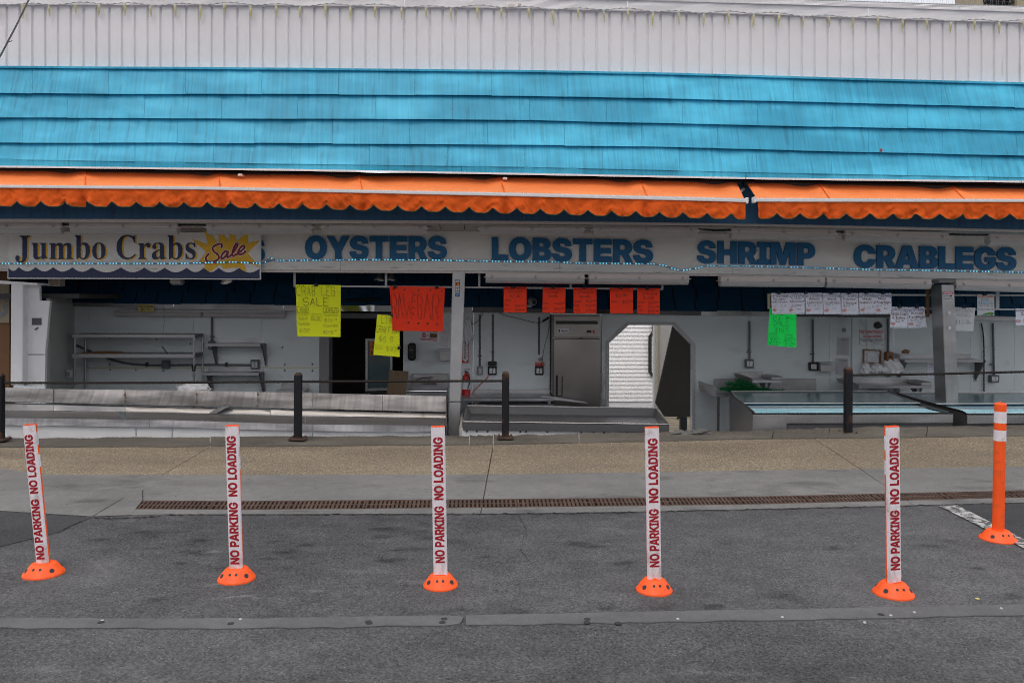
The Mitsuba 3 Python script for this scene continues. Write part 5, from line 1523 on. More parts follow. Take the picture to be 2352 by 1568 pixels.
put(k, 'body', pbox(936.2, 788, 954.5, 828, YW - .12, .118, .03), 'black')
put(k, 'cover', pbox(937.5, 790, 953, 815, YW - .135, .02, .012), 'black')
put(k, 'hook', ptube([(943, 789), (945, 783), (947, 789)], YW - .06, .004, 5, 3), 'pale_grey')
put(k, 'label', flat(sbox(940, 803.8, 947, 804.6), YW - .136, .001), 'pale_grey')
k = thing('wall_notice', 'hand washing notice with red stop sign under the RAW BAR sign', 'sign')
sh = Sheet(k, [(963, 757), (1008, 759.5), (1007, 787.5), (963, 785)], YW, 'm_paper_white')
sh.write([('Wash Your Hands', .1, .04, .92, .14, 'bold')], 'm_ink', 'lettering')
sh.shape(affinity.scale(Point(0, 0).buffer(1, quad_segs=2), .12, .19, origin=(0, 0)).segmentize(9) and affinity.translate(affinity.scale(Point(0, 0).buffer(1, quad_segs=2), .12, .19, origin=(0, 0)), .24, .42), 'm_red', 'stop_print')
sh.shape(sbox(.08, .68, .90, .84), 'm_red', 'bar_print')
sh.shape(sbox(.54, .24, .92, .60), 'm_brown', 'photo_print')
sh.write([('STOP', .15, .36, .33, .48, 'bold'), ('No Gloves Allowed', .12, .71, .86, .81, 'bold')], 'm_paper_white', 'white_lettering', .0035)
sh.write([('&', .40, .36, .48, .5, 'bold')], 'm_red', 'sign_lettering')
k = thing('plastic_sleeve', 'crinkled clear plastic sleeve with a list beside the left pillar', 'sign')
sh = Sheet(k, [(1013, 754), (1032, 754), (1030, 800), (1011, 800)], YW, 'm_plastic_bag', bow=.01)
sh.shape(union_all([sbox(.2, y, .9, y + .018) for y in np.arange(.14, .9, .09)]), 'm_pale_print', 'lettering')
k = thing('towel_box', 'dull steel towel box on the wall behind the left pillar', 'box')
put(k, 'case', pbox(1009, 806, 1034, 829, YW - .2, .198, .006), 'steel')
put(k, 'lid', qbox([(1003, 803), (1036, 801.5), (1036, 806), (1009, 806)], YW - .22, .21), 'steel')
k = thing('hand_sink', 'stainless hand sink with chrome faucet left of the left pillar', 'sink')
a, b = at(944, 858, 11.9), at(1029, 906, 11.9)
put(k, 'splashback', box(a[0], b[0], 11.9, 11.93, b[2] - .4, a[2], .004), 'steel')
q = at(944, 897, 11.45)
put(k, 'basin', cat([box(q[0] - .05, b[0], 11.4, 11.44, q[2] - .16, q[2], .004), box(q[0] - .05, q[0] - .02, 11.44, 11.9, q[2] - .16, q[2], .004), box(b[0] - .03, b[0], 11.44, 11.9, q[2] - .16, q[2], .004), box(q[0] - .05, b[0], 11.4, 11.9, q[2] - .17, q[2] - .15, .004)]), 'steel')
put(k, 'rim', tube([[q[0] - .07, 11.39, q[2]], [b[0], 11.39, q[2]]], .014, 8), 'chrome', 30)
put(k, 'faucet', cat([ptube([(952, 872), (966, 869), (984, 868), (984, 880)], [11.6, 11.62, 11.72, 11.8], .012, 8, 4), ptube([(968, 880), (1004, 880)], 11.8, .014, 8, 0), ptube([(968, 880), (968, 872)], 11.78, .012, 8, 0), ptube([(1003, 880), (1003, 872)], 11.78, .012, 8, 0), ptube([(980, 866), (994, 866)], 11.78, .01, 8, 0)]), 'chrome', 30)
put(k, 'sticker', flat(sbox(950, 861.5, 964, 865), 11.9, .002), 'paper_plain')
put(k, 'stand', box(q[0], b[0] - .02, 11.5, 11.88, ZF, q[2] - .17), 'dark_steel')
# extinguisher corner
k = thing('fire_extinguisher', 'red fire extinguisher with white label hanging beside the left pillar', 'fire extinguisher')
c = at(1070.5, 912, 11.75)
hz = lambda y: at(1070, y, 11.75)[2] - c[2]
put(k, 'cylinder', lathe([(0, 0), (.058, .005), (.060, .03), (.060, hz(872)), (.05, hz(863)), (.022, hz(858)), (.02, hz(853)), (0, hz(853))], c, 20), 'red', 30)
put(k, 'label', lathe([(.0612, hz(893)), (.0612, hz(874))], c, 20), 'paper_plain', 30)
put(k, 'handle', cat([box(c[0] - .03, c[0] + .05, 11.73, 11.77, c[2] + hz(853), c[2] + hz(850), .004), box(c[0] - .03, c[0] + .06, 11.735, 11.765, c[2] + hz(848.5), c[2] + hz(846), .004)]), 'pale_grey')
put(k, 'hose', ptube([(1068, 852), (1077, 858), (1078, 880), (1074, 893)], 11.68, .008, 6, 4), 'black')
k = thing('extinguisher_sign', 'red and white vertical extinguisher sign with downward arrow', 'sign')
put(k, 'plate', qbox([(1061, 776), (1076, 776), (1076, 833), (1061, 833)], YW - .036, .004), 'red')
put(k, 'arrow_print', flat(Polygon([(1063, 777), (1074, 777), (1074, 824), (1075.5, 824), (1068.5, 832), (1061.5, 824), (1063, 824)]), YW - .036, .002), 'paper_plain')
ms = []
for i, ch in enumerate('EXTINGUISHER'):
    ms.append(flat(union_all(fit(word(ch, 'bold'), 1066, 778 + i * 3.9, 1071, 781.2 + i * 3.9)), YW - .036, .0035))
put(k, 'lettering', cat(ms), 'ink_red')


def bag(label, cx, cy, w, h, Y, seed):
    k = thing('plastic_bag', label, 'plastic bag', 'white plastic bags hanging on the wall')
    s = trimesh.creation.icosphere(3)
    v = s.vertices.copy()
    n = meshkit.fbm(v * 2.2 + seed, 4, seed)
    v *= (.62 + .85 * n)[:, None]
    c = at(cx, cy, Y)
    sc = FOC / Y
    v = v * [w / sc / 1.9, .06, h / sc / 1.9] * (1 + .12 * np.sin(9 * v[:, :1] + 4 * v[:, 2:]))
    put(k, 'bag', tm(v + c, s.faces), 'plastic_bag', 25)
    put(k, 'knot', lathe([(.004, .02), (.012, .035), (.02, .05)], c + [0, 0, h / sc / 2.6], 8), 'plastic_bag')


bag('clear plastic bag hanging above the fire extinguisher', 1073, 760, 22, 52, YW - .1, 3)
k = thing('outlet_package', 'red and white packaged part hanging above an outlet', 'package')
put(k, 'card', qbox([(1229.3, 814.5), (1250.5, 814.5), (1250.5, 840.5), (1229.3, 840.5)], YW - .06, .012), 'paper_plain')
put(k, 'red_band', flat(sbox(1229.5, 831, 1250.3, 840.3), YW - .06, .002), 'red')
put(k, 'picture', flat(Polygon([(1235, 824), (1242, 820), (1247, 822), (1247, 828), (1238, 830)]), YW - .06, .002), 'grey')
put(k, 'lettering', flat(union_all(fit(word('OUTLET LID', 'bold'), 1232, 833.5, 1248, 836)), YW - .06, .0035), 'paper_plain')
k = thing('power_cord', 'red power cord looping down from an outlet left of the rail post', 'cord')
put(k, 'cord', ptube([(1125, 858), (1118, 868), (1104, 882), (1090, 896), (1082, 907)], YW - .08, .006, 6, 5), 'red', True)
k = thing('power_cord', 'black cord strung along the top of the wall to the steel refrigerator', 'cord')
put(k, 'cord', ptube([(1075, 743), (1090, 742), (1105, 728), (1118, 698), (1150, 720), (1190, 731), (1228, 740), (1245, 739), (1262, 728)], YW - .12, .0045, 5, 5), 'cable', True)
put(k, 'adapter', ptube([(1246, 738), (1262, 728.5)], YW - .12, .016, 6, 0), 'black')
put(k, 'tail', ptube([(1262, 735), (1260, 760), (1252, 790), (1247, 815), (1243, 850)], YW - .1, .004, 5, 5), 'cable', True)
k = thing('security_camera', 'white bullet security camera between the CHINCOTEAGUE and TOPNECK cards', 'camera')
put(k, 'body', lathe([(0, .0), (.05, .0), (.055, .02), (.055, .13), (.04, .16), (0, .16)], at(1219, 691, 11.8), 16, (.25, -1, -.1)), 'pale_grey', 30)
put(k, 'lens', lathe([(0, .165), (.036, .164)], at(1219, 691, 11.8), 16, (.25, -1, -.1)), 'black')
put(k, 'base', pbox(1211, 699, 1222, 706, 11.72, .1, .01), 'pale_grey')

# steel refrigerator
k = thing('steel_refrigerator', 'tall stainless refrigerator with one door beside the back door opening', 'refrigerator')
YFR = 11.62
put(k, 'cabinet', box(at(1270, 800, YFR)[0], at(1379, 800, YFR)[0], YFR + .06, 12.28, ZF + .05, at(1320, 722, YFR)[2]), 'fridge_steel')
put(k, 'side_gap', pbox(1264, 722, 1269, 934, YFR + .3, .1, 0), 'black')
a = [1271.5, 1379]
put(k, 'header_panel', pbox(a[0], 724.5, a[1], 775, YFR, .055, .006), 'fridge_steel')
put(k, 'vent', pbox(1276.5, 736.5, 1373, 744.5, YFR - .004, .01, .001), 'black')
put(k, 'vent_slat', cat([pbox(1277, 737.2 + i * 2, 1372.5, 737.9 + i * 2, YFR - .008, .01, 0) for i in range(4)]), 'dark_steel', kind='stuff')
put(k, 'name_plate', pbox(1280, 754.5, 1306.5, 763.6, YFR - .005, .006, .001), 'paper_plain')
put(k, 'plate_lettering', flat(union_all(fit(word('Supera', 'bold'), 1289, 756.5, 1305, 763)), YFR - .005, .002), 'ink')
put(k, 'plate_mark', flat(Polygon([(1282, 756), (1285, 756), (1287.5, 762), (1284, 762)]), YFR - .005, .002), 'ink')
put(k, 'display', pbox(1347.5, 758, 1358.5, 764, YFR - .004, .006, .001), 'black')
put(k, 'switch', pbox(1361, 758, 1366, 764, YFR - .006, .008, .001), 'red')
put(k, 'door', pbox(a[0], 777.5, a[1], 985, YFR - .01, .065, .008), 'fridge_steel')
put(k, 'handle_recess', pbox(1277, 861.5, 1292.5, 909.5, YFR - .014, .01, .002), 'black')
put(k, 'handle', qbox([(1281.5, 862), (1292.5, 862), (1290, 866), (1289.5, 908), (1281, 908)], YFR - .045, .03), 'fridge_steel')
put(k, 'hinge', pbox(1333, 775.3, 1339, 777.2, YFR - .012, .03, .001), 'dark_steel')
# back counter left of the refrigerator
k = thing('back_counter', 'low stainless work counter along the wall left of the refrigerator', 'counter')
z = at(1150, 914, 11.3)[2]
put(k, 'top', box(at(1062, 914, 11.3)[0], at(1272, 914, 11.3)[0], 11.3, 11.92, z - .045, z, .006), 'steel')
put(k, 'splash', box(at(1080, 914, 11.9)[0], at(1264, 914, 11.9)[0], 11.92, 11.94, z, z + .05), 'steel')
put(k, 'shelf', box(at(1082, 919, 11.2)[0], at(1274, 919, 11.2)[0], 11.05, 11.25, z - .14, z - .075, .006), 'dark_steel')
put(k, 'flap', hull([at(1243, 909, 11.4), at(1274, 911, 11.3), at(1350, 925, 11.15), at(1340, 919.5, 11.5), at(1243, 912.5, 11.4), at(1272, 918, 11.3), at(1350, 926.5, 11.15)]), 'steel')
put(k, 'leg', cat([box(x, x + .04, 11.35, 11.39, ZF, z - .045) for x in (.05, 1.1)]), 'steel')
put(k, 'cabinet', box(at(1075, 914, 11.5)[0], at(1268, 914, 11.5)[0], 11.42, 11.9, ZF, z - .15), 'dark')

# ---- right part of the interior
k = thing('return_sign', 'white sign headed RETURN POLICY in red on the wall column', 'sign')
YCO = YW - .12
sh = Sheet(k, [(1974, 756), (2032, 756), (2032, 791.7), (1974, 791.5)], YCO - .006, 'm_paper_plain')
sh.write([('RETURN POLICY', .05, .07, .95, .25, 'black'), ('NO CASH REFUNDS', .14, .39, .88, .52, 'black')], 'm_red', 'red_lettering')
sh.write([('CREDIT OR EXCHANGE ONLY', .04, .59, .96, .68, 'bold'), ('FOR RETURNED SEAFOOD', .10, .71, .92, .80, 'bold'), ('SEAFOOD', .55, .87, .78, .94, 'serif')], 'm_ink', 'black_lettering')
sh.shape(union_all([fr(.01, .015, .99, .985, .008), sbox(.07, .30, .93, .312)]), 'm_ink', 'border')
k = thing('dark_ornament', 'dark ragged ornament hanging above the RETURN POLICY sign', 'ornament')
put(k, 'piece', hull(np.array([at(x, y, YCO - .03) + [0, rng.uniform(0, .04), 0] for x, y in [(2009, 752), (2008, 745), (2013, 739), (2019, 738), (2026, 741), (2028, 750), (2024, 754), (2014, 755)]])), 'black')
k = thing('framed_certificate', 'certificate in a dark brown frame below the RETURN POLICY sign', 'picture frame')
o = [(1981.5, 801), (2022.8, 803.5), (2021, 835), (1980.8, 833.5)]
put(k, 'frame', prism_geom(Polygon([tuple(at(x, y, YCO)[[0, 2]]) for x, y in o]).difference(Polygon([tuple(at(x, y, YCO)[[0, 2]]) for x, y in o]).buffer(-.016)), YCO - .03, YCO - .002), 'brown')
sh = Sheet(k, [(1984, 804), (2020, 806), (2018.6, 832), (1983.6, 830.6)], YCO - .008, 'm_paper_plain', part='page')
sh.shape(union_all([sbox(.2, .1, .8, .16), *[sbox(.12, y, .88, y + .02) for y in np.arange(.3, .9, .1)]]), 'm_pale_print', 'lettering')
for lab, c in [('pale health notice with heading, upper of the two by the column', [(1923, 775), (1951, 775), (1951, 815.5), (1922, 815)]), ('pale printed notice, lower of the two, left of the third black rail post', [(1919.5, 822), (1948.5, 823), (1947, 861.5), (1918, 860)])]:
    k = thing('wall_notice', lab, 'sign')
    sh = Sheet(k, c, YW - .004, 'm_pale_grey')
    sh.shape(union_all([sbox(.08, y, .08 + .8 * rng.uniform(.6, 1), y + .016) for y in np.arange(.24, .95, .055)]), 'm_pale_print', 'lettering')
    sh.write([('HEALTH' if 'health' in lab else 'NOTICE', .3, .10, .85, .18, 'medium')], 'm_ink', 'heading')
k = thing('steel_wall_box', 'small open stainless box on the wall right of the black double outlet', 'box')
put(k, 'case', cat([pbox(1885, 832, 1919, 834, YW - .16, .158, .002), pbox(1885, 850, 1919, 852.8, YW - .16, .158, .002), pbox(1885, 834, 1886.5, 850, YW - .16, .158, .001), pbox(1885, 838, 1919, 851, YW - .165, .006, .001)]), 'steel')
k = thing('wall_clip', 'round grey vent cover high on the wall right of the conduit', 'vent')
put(k, 'cover', lathe([(0, .012), (.026, .012), (.032, .004), (.034, 0)], at(1938.5, 758, YW), 16, (0, -1, 0)), 'grey', 30)
k = thing('wall_notice', 'white instruction sheet hanging left of the right steel pillar', 'sign')
sh = Sheet(k, [(2130, 824), (2166, 825), (2166, 866.5), (2130, 866)], YW - .004, 'm_paper_white')
sh.write([('How to Make a', .06, .03, .9, .10, 'bold')], 'm_ink', 'heading')
sh.shape(union_all([sbox(.12, y, .12 + .7 * rng.uniform(.6, 1), y + .018) for y in np.arange(.17, .95, .085)]), 'm_pale_print', 'lettering')
k = thing('paper_stack', 'untidy stack of white papers on the dim long wall shelf', 'papers')
z = at(2080, 822, 11.8)[2]
for i in range(6):
    x = at(2062 + rng.uniform(-2, 2), 820, 11.8)[0]
    put(k, 'sheet', box(x, x + .19 + rng.uniform(-.02, .03), 11.72, 11.92, z + .012 * i, z + .012 * i + .009), 'paper_plain')
k = thing('cardboard_scrap', 'brown cardboard scrap on top of the paper stack', 'cardboard')
put(k, 'piece', qbox([(2074, 806), (2082, 802), (2090, 804), (2088, 813), (2076, 813)], 11.75, .05), 'brown')
k = thing('cardboard_box', 'small orange brown cardboard box above the hanging bags', 'box')
put(k, 'box', pbox(2037.5, 808.5, 2053, 831, YCO - .10, .098, .004), 'brown')
put(k, 'dark_print', flat(sbox(2042, 817, 2049, 822), YCO - .10, .002), 'black')
bag('rumpled white plastic bag with orange print right of the certificate frame', 2050, 843, 42, 34, YCO - .08, 11)
bag('small white plastic bag below the certificate frame', 2013, 846, 28, 20, YCO - .07, 5)
bag('clear plastic bag left of the other bags on the column', 1987, 848, 20, 28, YCO - .06, 8)
bag('white plastic bag low on the column at the left', 1984, 897, 22, 20, YCO - .08, 21)
bag('large white plastic bag low on the column in the middle', 2013, 898, 38, 20, YCO - .09, 23)
bag('white plastic bag low on the column at the right', 2038, 895, 22, 20, YCO - .08, 29)
k = thing('charger_cord', 'tangled black charger cord under the hanging bags', 'cord')
put(k, 'cord', ptube([(1990, 866), (1998, 878), (2006, 886), (2014, 884), (2016, 874), (2008, 868), (2000, 874), (2004, 884)], YCO - .03, .006, 6, 5), 'cable', True)
k = thing('hanging_wire', 'two thin dark wires slanting down across the RETURN POLICY sign', 'cord')
put(k, 'wire', ptube([(1975, 731), (1990, 760), (2006, 795), (2026, 832)], YCO - .03, .0022, 4, 3), 'cable')
put(k, 'wire', ptube([(1989, 731), (1991, 790), (1991.5, 842)], YCO - .03, .0022, 4, 3), 'cable')
k = thing('wall_cable', 'black cable running down the wall right of the right pillar', 'cord')
put(k, 'cable', ptube([(2254, 742), (2258, 765), (2260, 800), (2260, 860), (2260, 905)], YW - .03, .011, 6, 5), 'cable', True)
k = thing('wall_pipe', 'dark narrow conduit at the right edge of the wall column', 'conduit')
put(k, 'pipe', ptube([(2040, 731), (2040, 870)], YCO - .02, .017, 8, 0), 'conduit', 30)


def tray_stand(label, x0, x1, y, sx, Y=11.35):
    k = thing('tray_stand', label, 'shelf', 'small steel tray stands')
    a, b = at(x0, y, Y), at(x1, y, Y)
    z = a[2]
    put(k, 'tray', cat([box(a[0], b[0], Y, Y + .42, z - .012, z, .002), hull([[a[0] - .10, Y + .42, z], [a[0] + .02, Y, z], [a[0] - .14, Y + .42, z + .07], [a[0] - .06, Y, z + .05], [a[0] - .06, Y + .43, z + .07], [a[0] + .02, Y + .01, z + .0]]),
                        box(b[0] - .14, b[0] + .02, Y + .02, Y + .4, z + .0, z + .055, .01), box(a[0], b[0], Y - .004, Y, z - .035, z + .004, .001), box(a[0] - .05, b[0] - .12, Y + .40, Y + .42, z, z + .09, .002)]), 'steel')
    c = at(sx, y, Y + .2)
    put(k, 'post', box(c[0] - .022, c[0] + .022, Y + .18, Y + .22, -.3, z - .012, .003), 'steel')
    put(k, 'gusset', prism_xz([(c[0] - .14, z - .014), (c[0] + .10, z - .014), (c[0] + .01, z - .22)], Y + .20, Y + .205), 'dark_steel')
    return k


tray_stand('steel tray stand above the heap of green plastic grass', 1728, 1795, 873, 1759)
tray_stand('steel tray stand between the third rail post and the right pillar', 1972, 2140, 886, 2107)
# fix the smaller width of the second stand's tray: its left half is the turned up lip
k = thing('side_table', 'narrow stainless side table left of the right display case', 'table')
z = at(1655, 905, 11.1)[2]
put(k, 'top', box(at(1643, 905, 11.1)[0], at(1705, 905, 11.1)[0], 11.1, 11.9, z - .04, z, .006), 'steel')
put(k, 'splash', box(at(1642, 905, 11.1)[0], at(1644, 905, 11.1)[0], 11.1, 11.92, z, z + .11, .002), 'steel')
put(k, 'back_splash', box(at(1643, 905, 11.9)[0], at(1876, 905, 11.9)[0], 11.92, 11.94, z - .06, z + .14, .002), 'steel')
put(k, 'leg', tube([[at(1652, 905, 11.1)[0], 11.14, ZF], [at(1652, 905, 11.1)[0], 11.14, z - .04]], .02, 10), 'dark_steel', 30)
put(k, 'note_card', qbox([(1700, 857), (1717, 857), (1717, 876), (1700, 876)], 11.97, .01), 'steel')
# green plastic grass
k = thing('plastic_grass', 'heap of green plastic grass strips behind the right display case', 'plastic grass')
for i in range(11):
    x = [1672, 1690, 1708, 1722, 1700, 1735, 1684, 1752, 1770, 1786, 1716][i]
    y = [886, 876, 872, 880, 884, 886, 892, 892, 892, 894, 890][i]
    c = at(x, y, 11.35 + .03 * (i % 3))
    c[2] -= .04
    L, ang = rng.uniform(.16, .26), rng.uniform(-.55, .15)
    dx = np.array([math.cos(ang), .3 * rng.uniform(-1, 1), math.sin(ang)])
    P, F = [], []
    for q in range(420):
        s = rng.uniform(-1, 1)
        o = c + dx * L * s * .6 + rng.normal(0, 1, 3) * [.015, .03, .02]
        tipv = rng.normal(0, 1, 3); tipv /= np.linalg.norm(tipv); tipv[2] = abs(tipv[2]) * .7; tipv[1] -= .4
        w = np.cross(tipv, rng.normal(0, 1, 3)); w = w / np.linalg.norm(w) * .0035
        n = len(P)
        P += [o - w, o + w, o + tipv * .045 + w * .3]; F.append([n, n + 1, n + 2])
    core = tube([c - dx * L * .62, c, c + dx * L * .62], .016, 7)
    put(k, 'strip', cat([tm(P, F), core]), 'garland')

# ================================================================== COUNTERS
C = thing('display_counter', 'long dented stainless ice counter at the left, rusty at its seams', 'counter')
bk_t = poly_fn([(0, 889.4), (120, 892.9), (401, 896), (717, 902), (1029, 909.7)])
bk_b = poly_fn([(0, 921), (401, 931), (591, 934.5), (717, 938.3), (1029, 945)])
bed_f = poly_fn([(0, 941), (401, 946.5), (717, 955), (1029, 959)])
ldg_f = poly_fn([(0, 959.7), (401, 965), (717, 974.3), (1029, 977)])
lip_b = poly_fn([(0, 975.7), (401, 982), (717, 989), (1029, 992)])
YK0, YK1, YK2 = 9.36, 9.92, 10.08
XE = 1024


def sheet_rows(lines, a, b, n=10, noise_amp=.004):
    xs = np.linspace(a, b, n)
    rows = [np.array([at(x, fn(x) + o, Y) for x in xs]) for fn, o, Y in lines]
    out = []
    for i, r in enumerate(rows):
        r = r.copy(); r[:, 1] += rng.normal(0, noise_amp, n) ; r[:, 2] += rng.normal(0, noise_amp * .5, n)
        out.append(r)
    return out


for a, b in [(XL, -40), (-38.5, 122), (123.5, 286), (287.5, 450), (451.5, 591), (592.5, 717), (718, 878), (879, XE)]:
    r = sheet_rows([(bk_t, 0, YK2), (bk_t, 9, YK2 - .03), (bk_t, 20, YK2 - .075), (bk_b, 0, YK1 + .01)], a, b, 9, .0022)
    put(C, 'back_panel', cat([lofts([r[0] + [0, .10, -.02]] + r + [r[-1] + [0, .03, -.012]])]), 'panel_steel', 50)
for a, b in [(XL, 123), (124, 287), (288.5, 620), (621.5, XE)]:
    r = sheet_rows([(bk_b, 3.0, YK1 + .06), (bk_b, 6, YK1 + .02), (bed_f, 0, YK1)], a, b, 12, .003)
    put(C, 'bed_panel', lofts(r), 'steel_stain', 50)
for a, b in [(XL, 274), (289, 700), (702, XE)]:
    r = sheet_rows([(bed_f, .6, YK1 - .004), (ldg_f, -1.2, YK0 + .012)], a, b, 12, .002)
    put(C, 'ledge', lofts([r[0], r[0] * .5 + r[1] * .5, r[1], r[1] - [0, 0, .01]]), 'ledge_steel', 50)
for a, b in [(XL, 343), (344, 717), (718, XE - 6)]:
    r = sheet_rows([(ldg_f, 0, YK0), (lip_b, 0, YK0 - .015)], a, b, 10, .0025)
    put(C, 'front_lip', lofts([r[0] + [0, .03, -.004], r[0], r[1], r[1] + [0, .03, 0]]), 'panel_steel', 50)
q = np.linspace(XL, XE - 6, 20)
for a, b in [(XL, 312), (313, 395), (396, 717), (718, 1014)]:
    q = np.linspace(a + .4, b - .4, 8)
    T_ = np.array([at(x, lip_b(x) + .5, YK0 + .02) for x in q]); L_ = T_.copy(); L_[:, 2] = -1.0
    put(C, 'base_panel', loft(T_, L_), 'white')
e = at(XE, 940, 9.4)
put(C, 'end_panel', hull([at(XE, bk_t(XE), YK2), at(XE, bk_t(XE), YK2 + .1), at(XE, bed_f(XE), YK1), at(XE, ldg_f(XE), YK0), at(XE, lip_b(XE), YK0), [at(XE, 990, YK0)[0], YK0, ZF], [at(XE, 990, YK2)[0], YK2, ZF]] +
                        [p + np.array([.012, 0, 0]) for p in [at(XE, bk_t(XE), YK2), at(XE, bed_f(XE), YK1), at(XE, ldg_f(XE), YK0)]] + [[at(XE, 990, YK0)[0] + .012, YK0, ZF]]), 'dark_steel')
for x in (122.8, 286.8, 450.8, 591.8):
    ms = []
    for _ in range(7):
        yy = bk_t(x) + rng.uniform(4, 34)
        Y = YK2 - .004 - (yy - bk_t(x)) / 32 * .15
        g = affinity.scale(Point(x + rng.normal(0, .8), yy).buffer(1, quad_segs=3), rng.uniform(.8, 1.8), rng.uniform(2, 4.5))
        ms.append(flat(g, Y, .010 + .0007 * len(ms)))
    put(C, 'rust_mark', cat(ms), 'rust_stain')
put(C, 'bent_flap', hull([at(x, y, 9.9 - .03) for x, y in [(478, 949), (512, 931.5), (529, 931), (497, 949)]] + [at(512, 931.5, 9.9) + [0, .02, .006], at(529, 931, 9.9) + [0, .02, .006], at(478, 949, 9.9)]), 'steel_stain')
k = thing('plastic_wrap', 'crumpled grey plastic wrap on the left counter below the rack end', 'plastic bag')
s = trimesh.creation.icosphere(3); v = s.vertices * (.6 + .9 * meshkit.fbm(s.vertices * 2.6 + 4, 4))[:, None] * [.20, .08, .075]
put(k, 'wrap', tm(v + at(447, 893, 10.18), s.faces), 'plastic_bag', 20)

# shallow tray counter in the middle
k = thing('ice_tray', 'wide shallow stainless tray on a white base left of the back door', 'counter')
Yt0, Yt1 = 9.38, 10.72
A, Bp = at(1063.5, 967.7, Yt0), at(1537, 973.8, Yt0)
Cp, D = at(1507.6, 936.4, Yt1), at(1072, 931, Yt1)
q = np.array([A, Bp, Cp, D]); dz = np.array([0, 0, -.085])
inn = lambda p, c, s: p + (c - p) * s
cen = q.mean(0)
fl = [A + [.06, .06, -.075], Bp + [-.06, .06, -.075], Cp + [-.06, -.06, -.10], D + [.06, -.06, -.10]]
put(k, 'pan', cat([tm(fl, [[0, 1, 2], [0, 2, 3]]), loft([A + [.012, .012, 0], fl[0]], [Bp + [-.012, .012, 0], fl[1]]), loft([Bp + [-.012, .012, 0], fl[1]], [Cp + [-.012, -.012, 0], fl[2]]), loft([Cp + [-.012, -.012, 0], fl[2]], [D + [.012, -.012, 0], fl[3]]), loft([D + [.012, -.012, 0], fl[3]], [A + [.012, .012, 0], fl[0]])]), 'dark_steel')
rim = [hull(np.vstack([[a, b, a + [0, 0, -.10], b + [0, 0, -.10]], np.array([a, b, a + [0, 0, -.10], b + [0, 0, -.10]]) + n])) for a, b, n in [(A, Bp, [0, .012, 0]), (Bp, Cp, [-.012, 0, 0]), (Cp, D, [0, -.012, 0]), (D, A, [.012, 0, 0])]]
put(k, 'rim', cat(rim), 'dark_steel')
put(k, 'rim_bead', tube([A, Bp, Cp, D, A], .007, 6), 'steel', 30)
bA, bB = at(1061, 987, Yt0 + .03), at(1532, 993, Yt0 + .03)
put(k, 'base_panel', prism_xz([(bA[0], -1.0), (bB[0], -1.0), (bB[0], bB[2] + .02), (bA[0], bA[2] + .02)], Yt0 + .03, Yt0 + .06), 'white')
put(k, 'base_end', box(bA[0] - .03, bA[0], Yt0 + .02, Yt1, -1.0, bA[2] + .01), 'pale_grey')
for x, m in [(1072, 'rust_stain'), (1095, 'dark_steel'), (1120, 'rust_stain'), (1195, 'rust_stain'), (1208, 'dark_steel'), (1257, 'rust_stain'), (1335, 'rust_stain'), (1363, 'dark_steel'), (1387, 'rust_stain'), (1441, 'rust_stain'), (1494, 'rust_stain')]:
    put(k, 'bolt', lathe([(0, .008), (.010, .005), (.013, 0)], at(x, 990 + (x - 1060) * .008, Yt0 + .03), 10, (0, -1, 0)), m, 30)


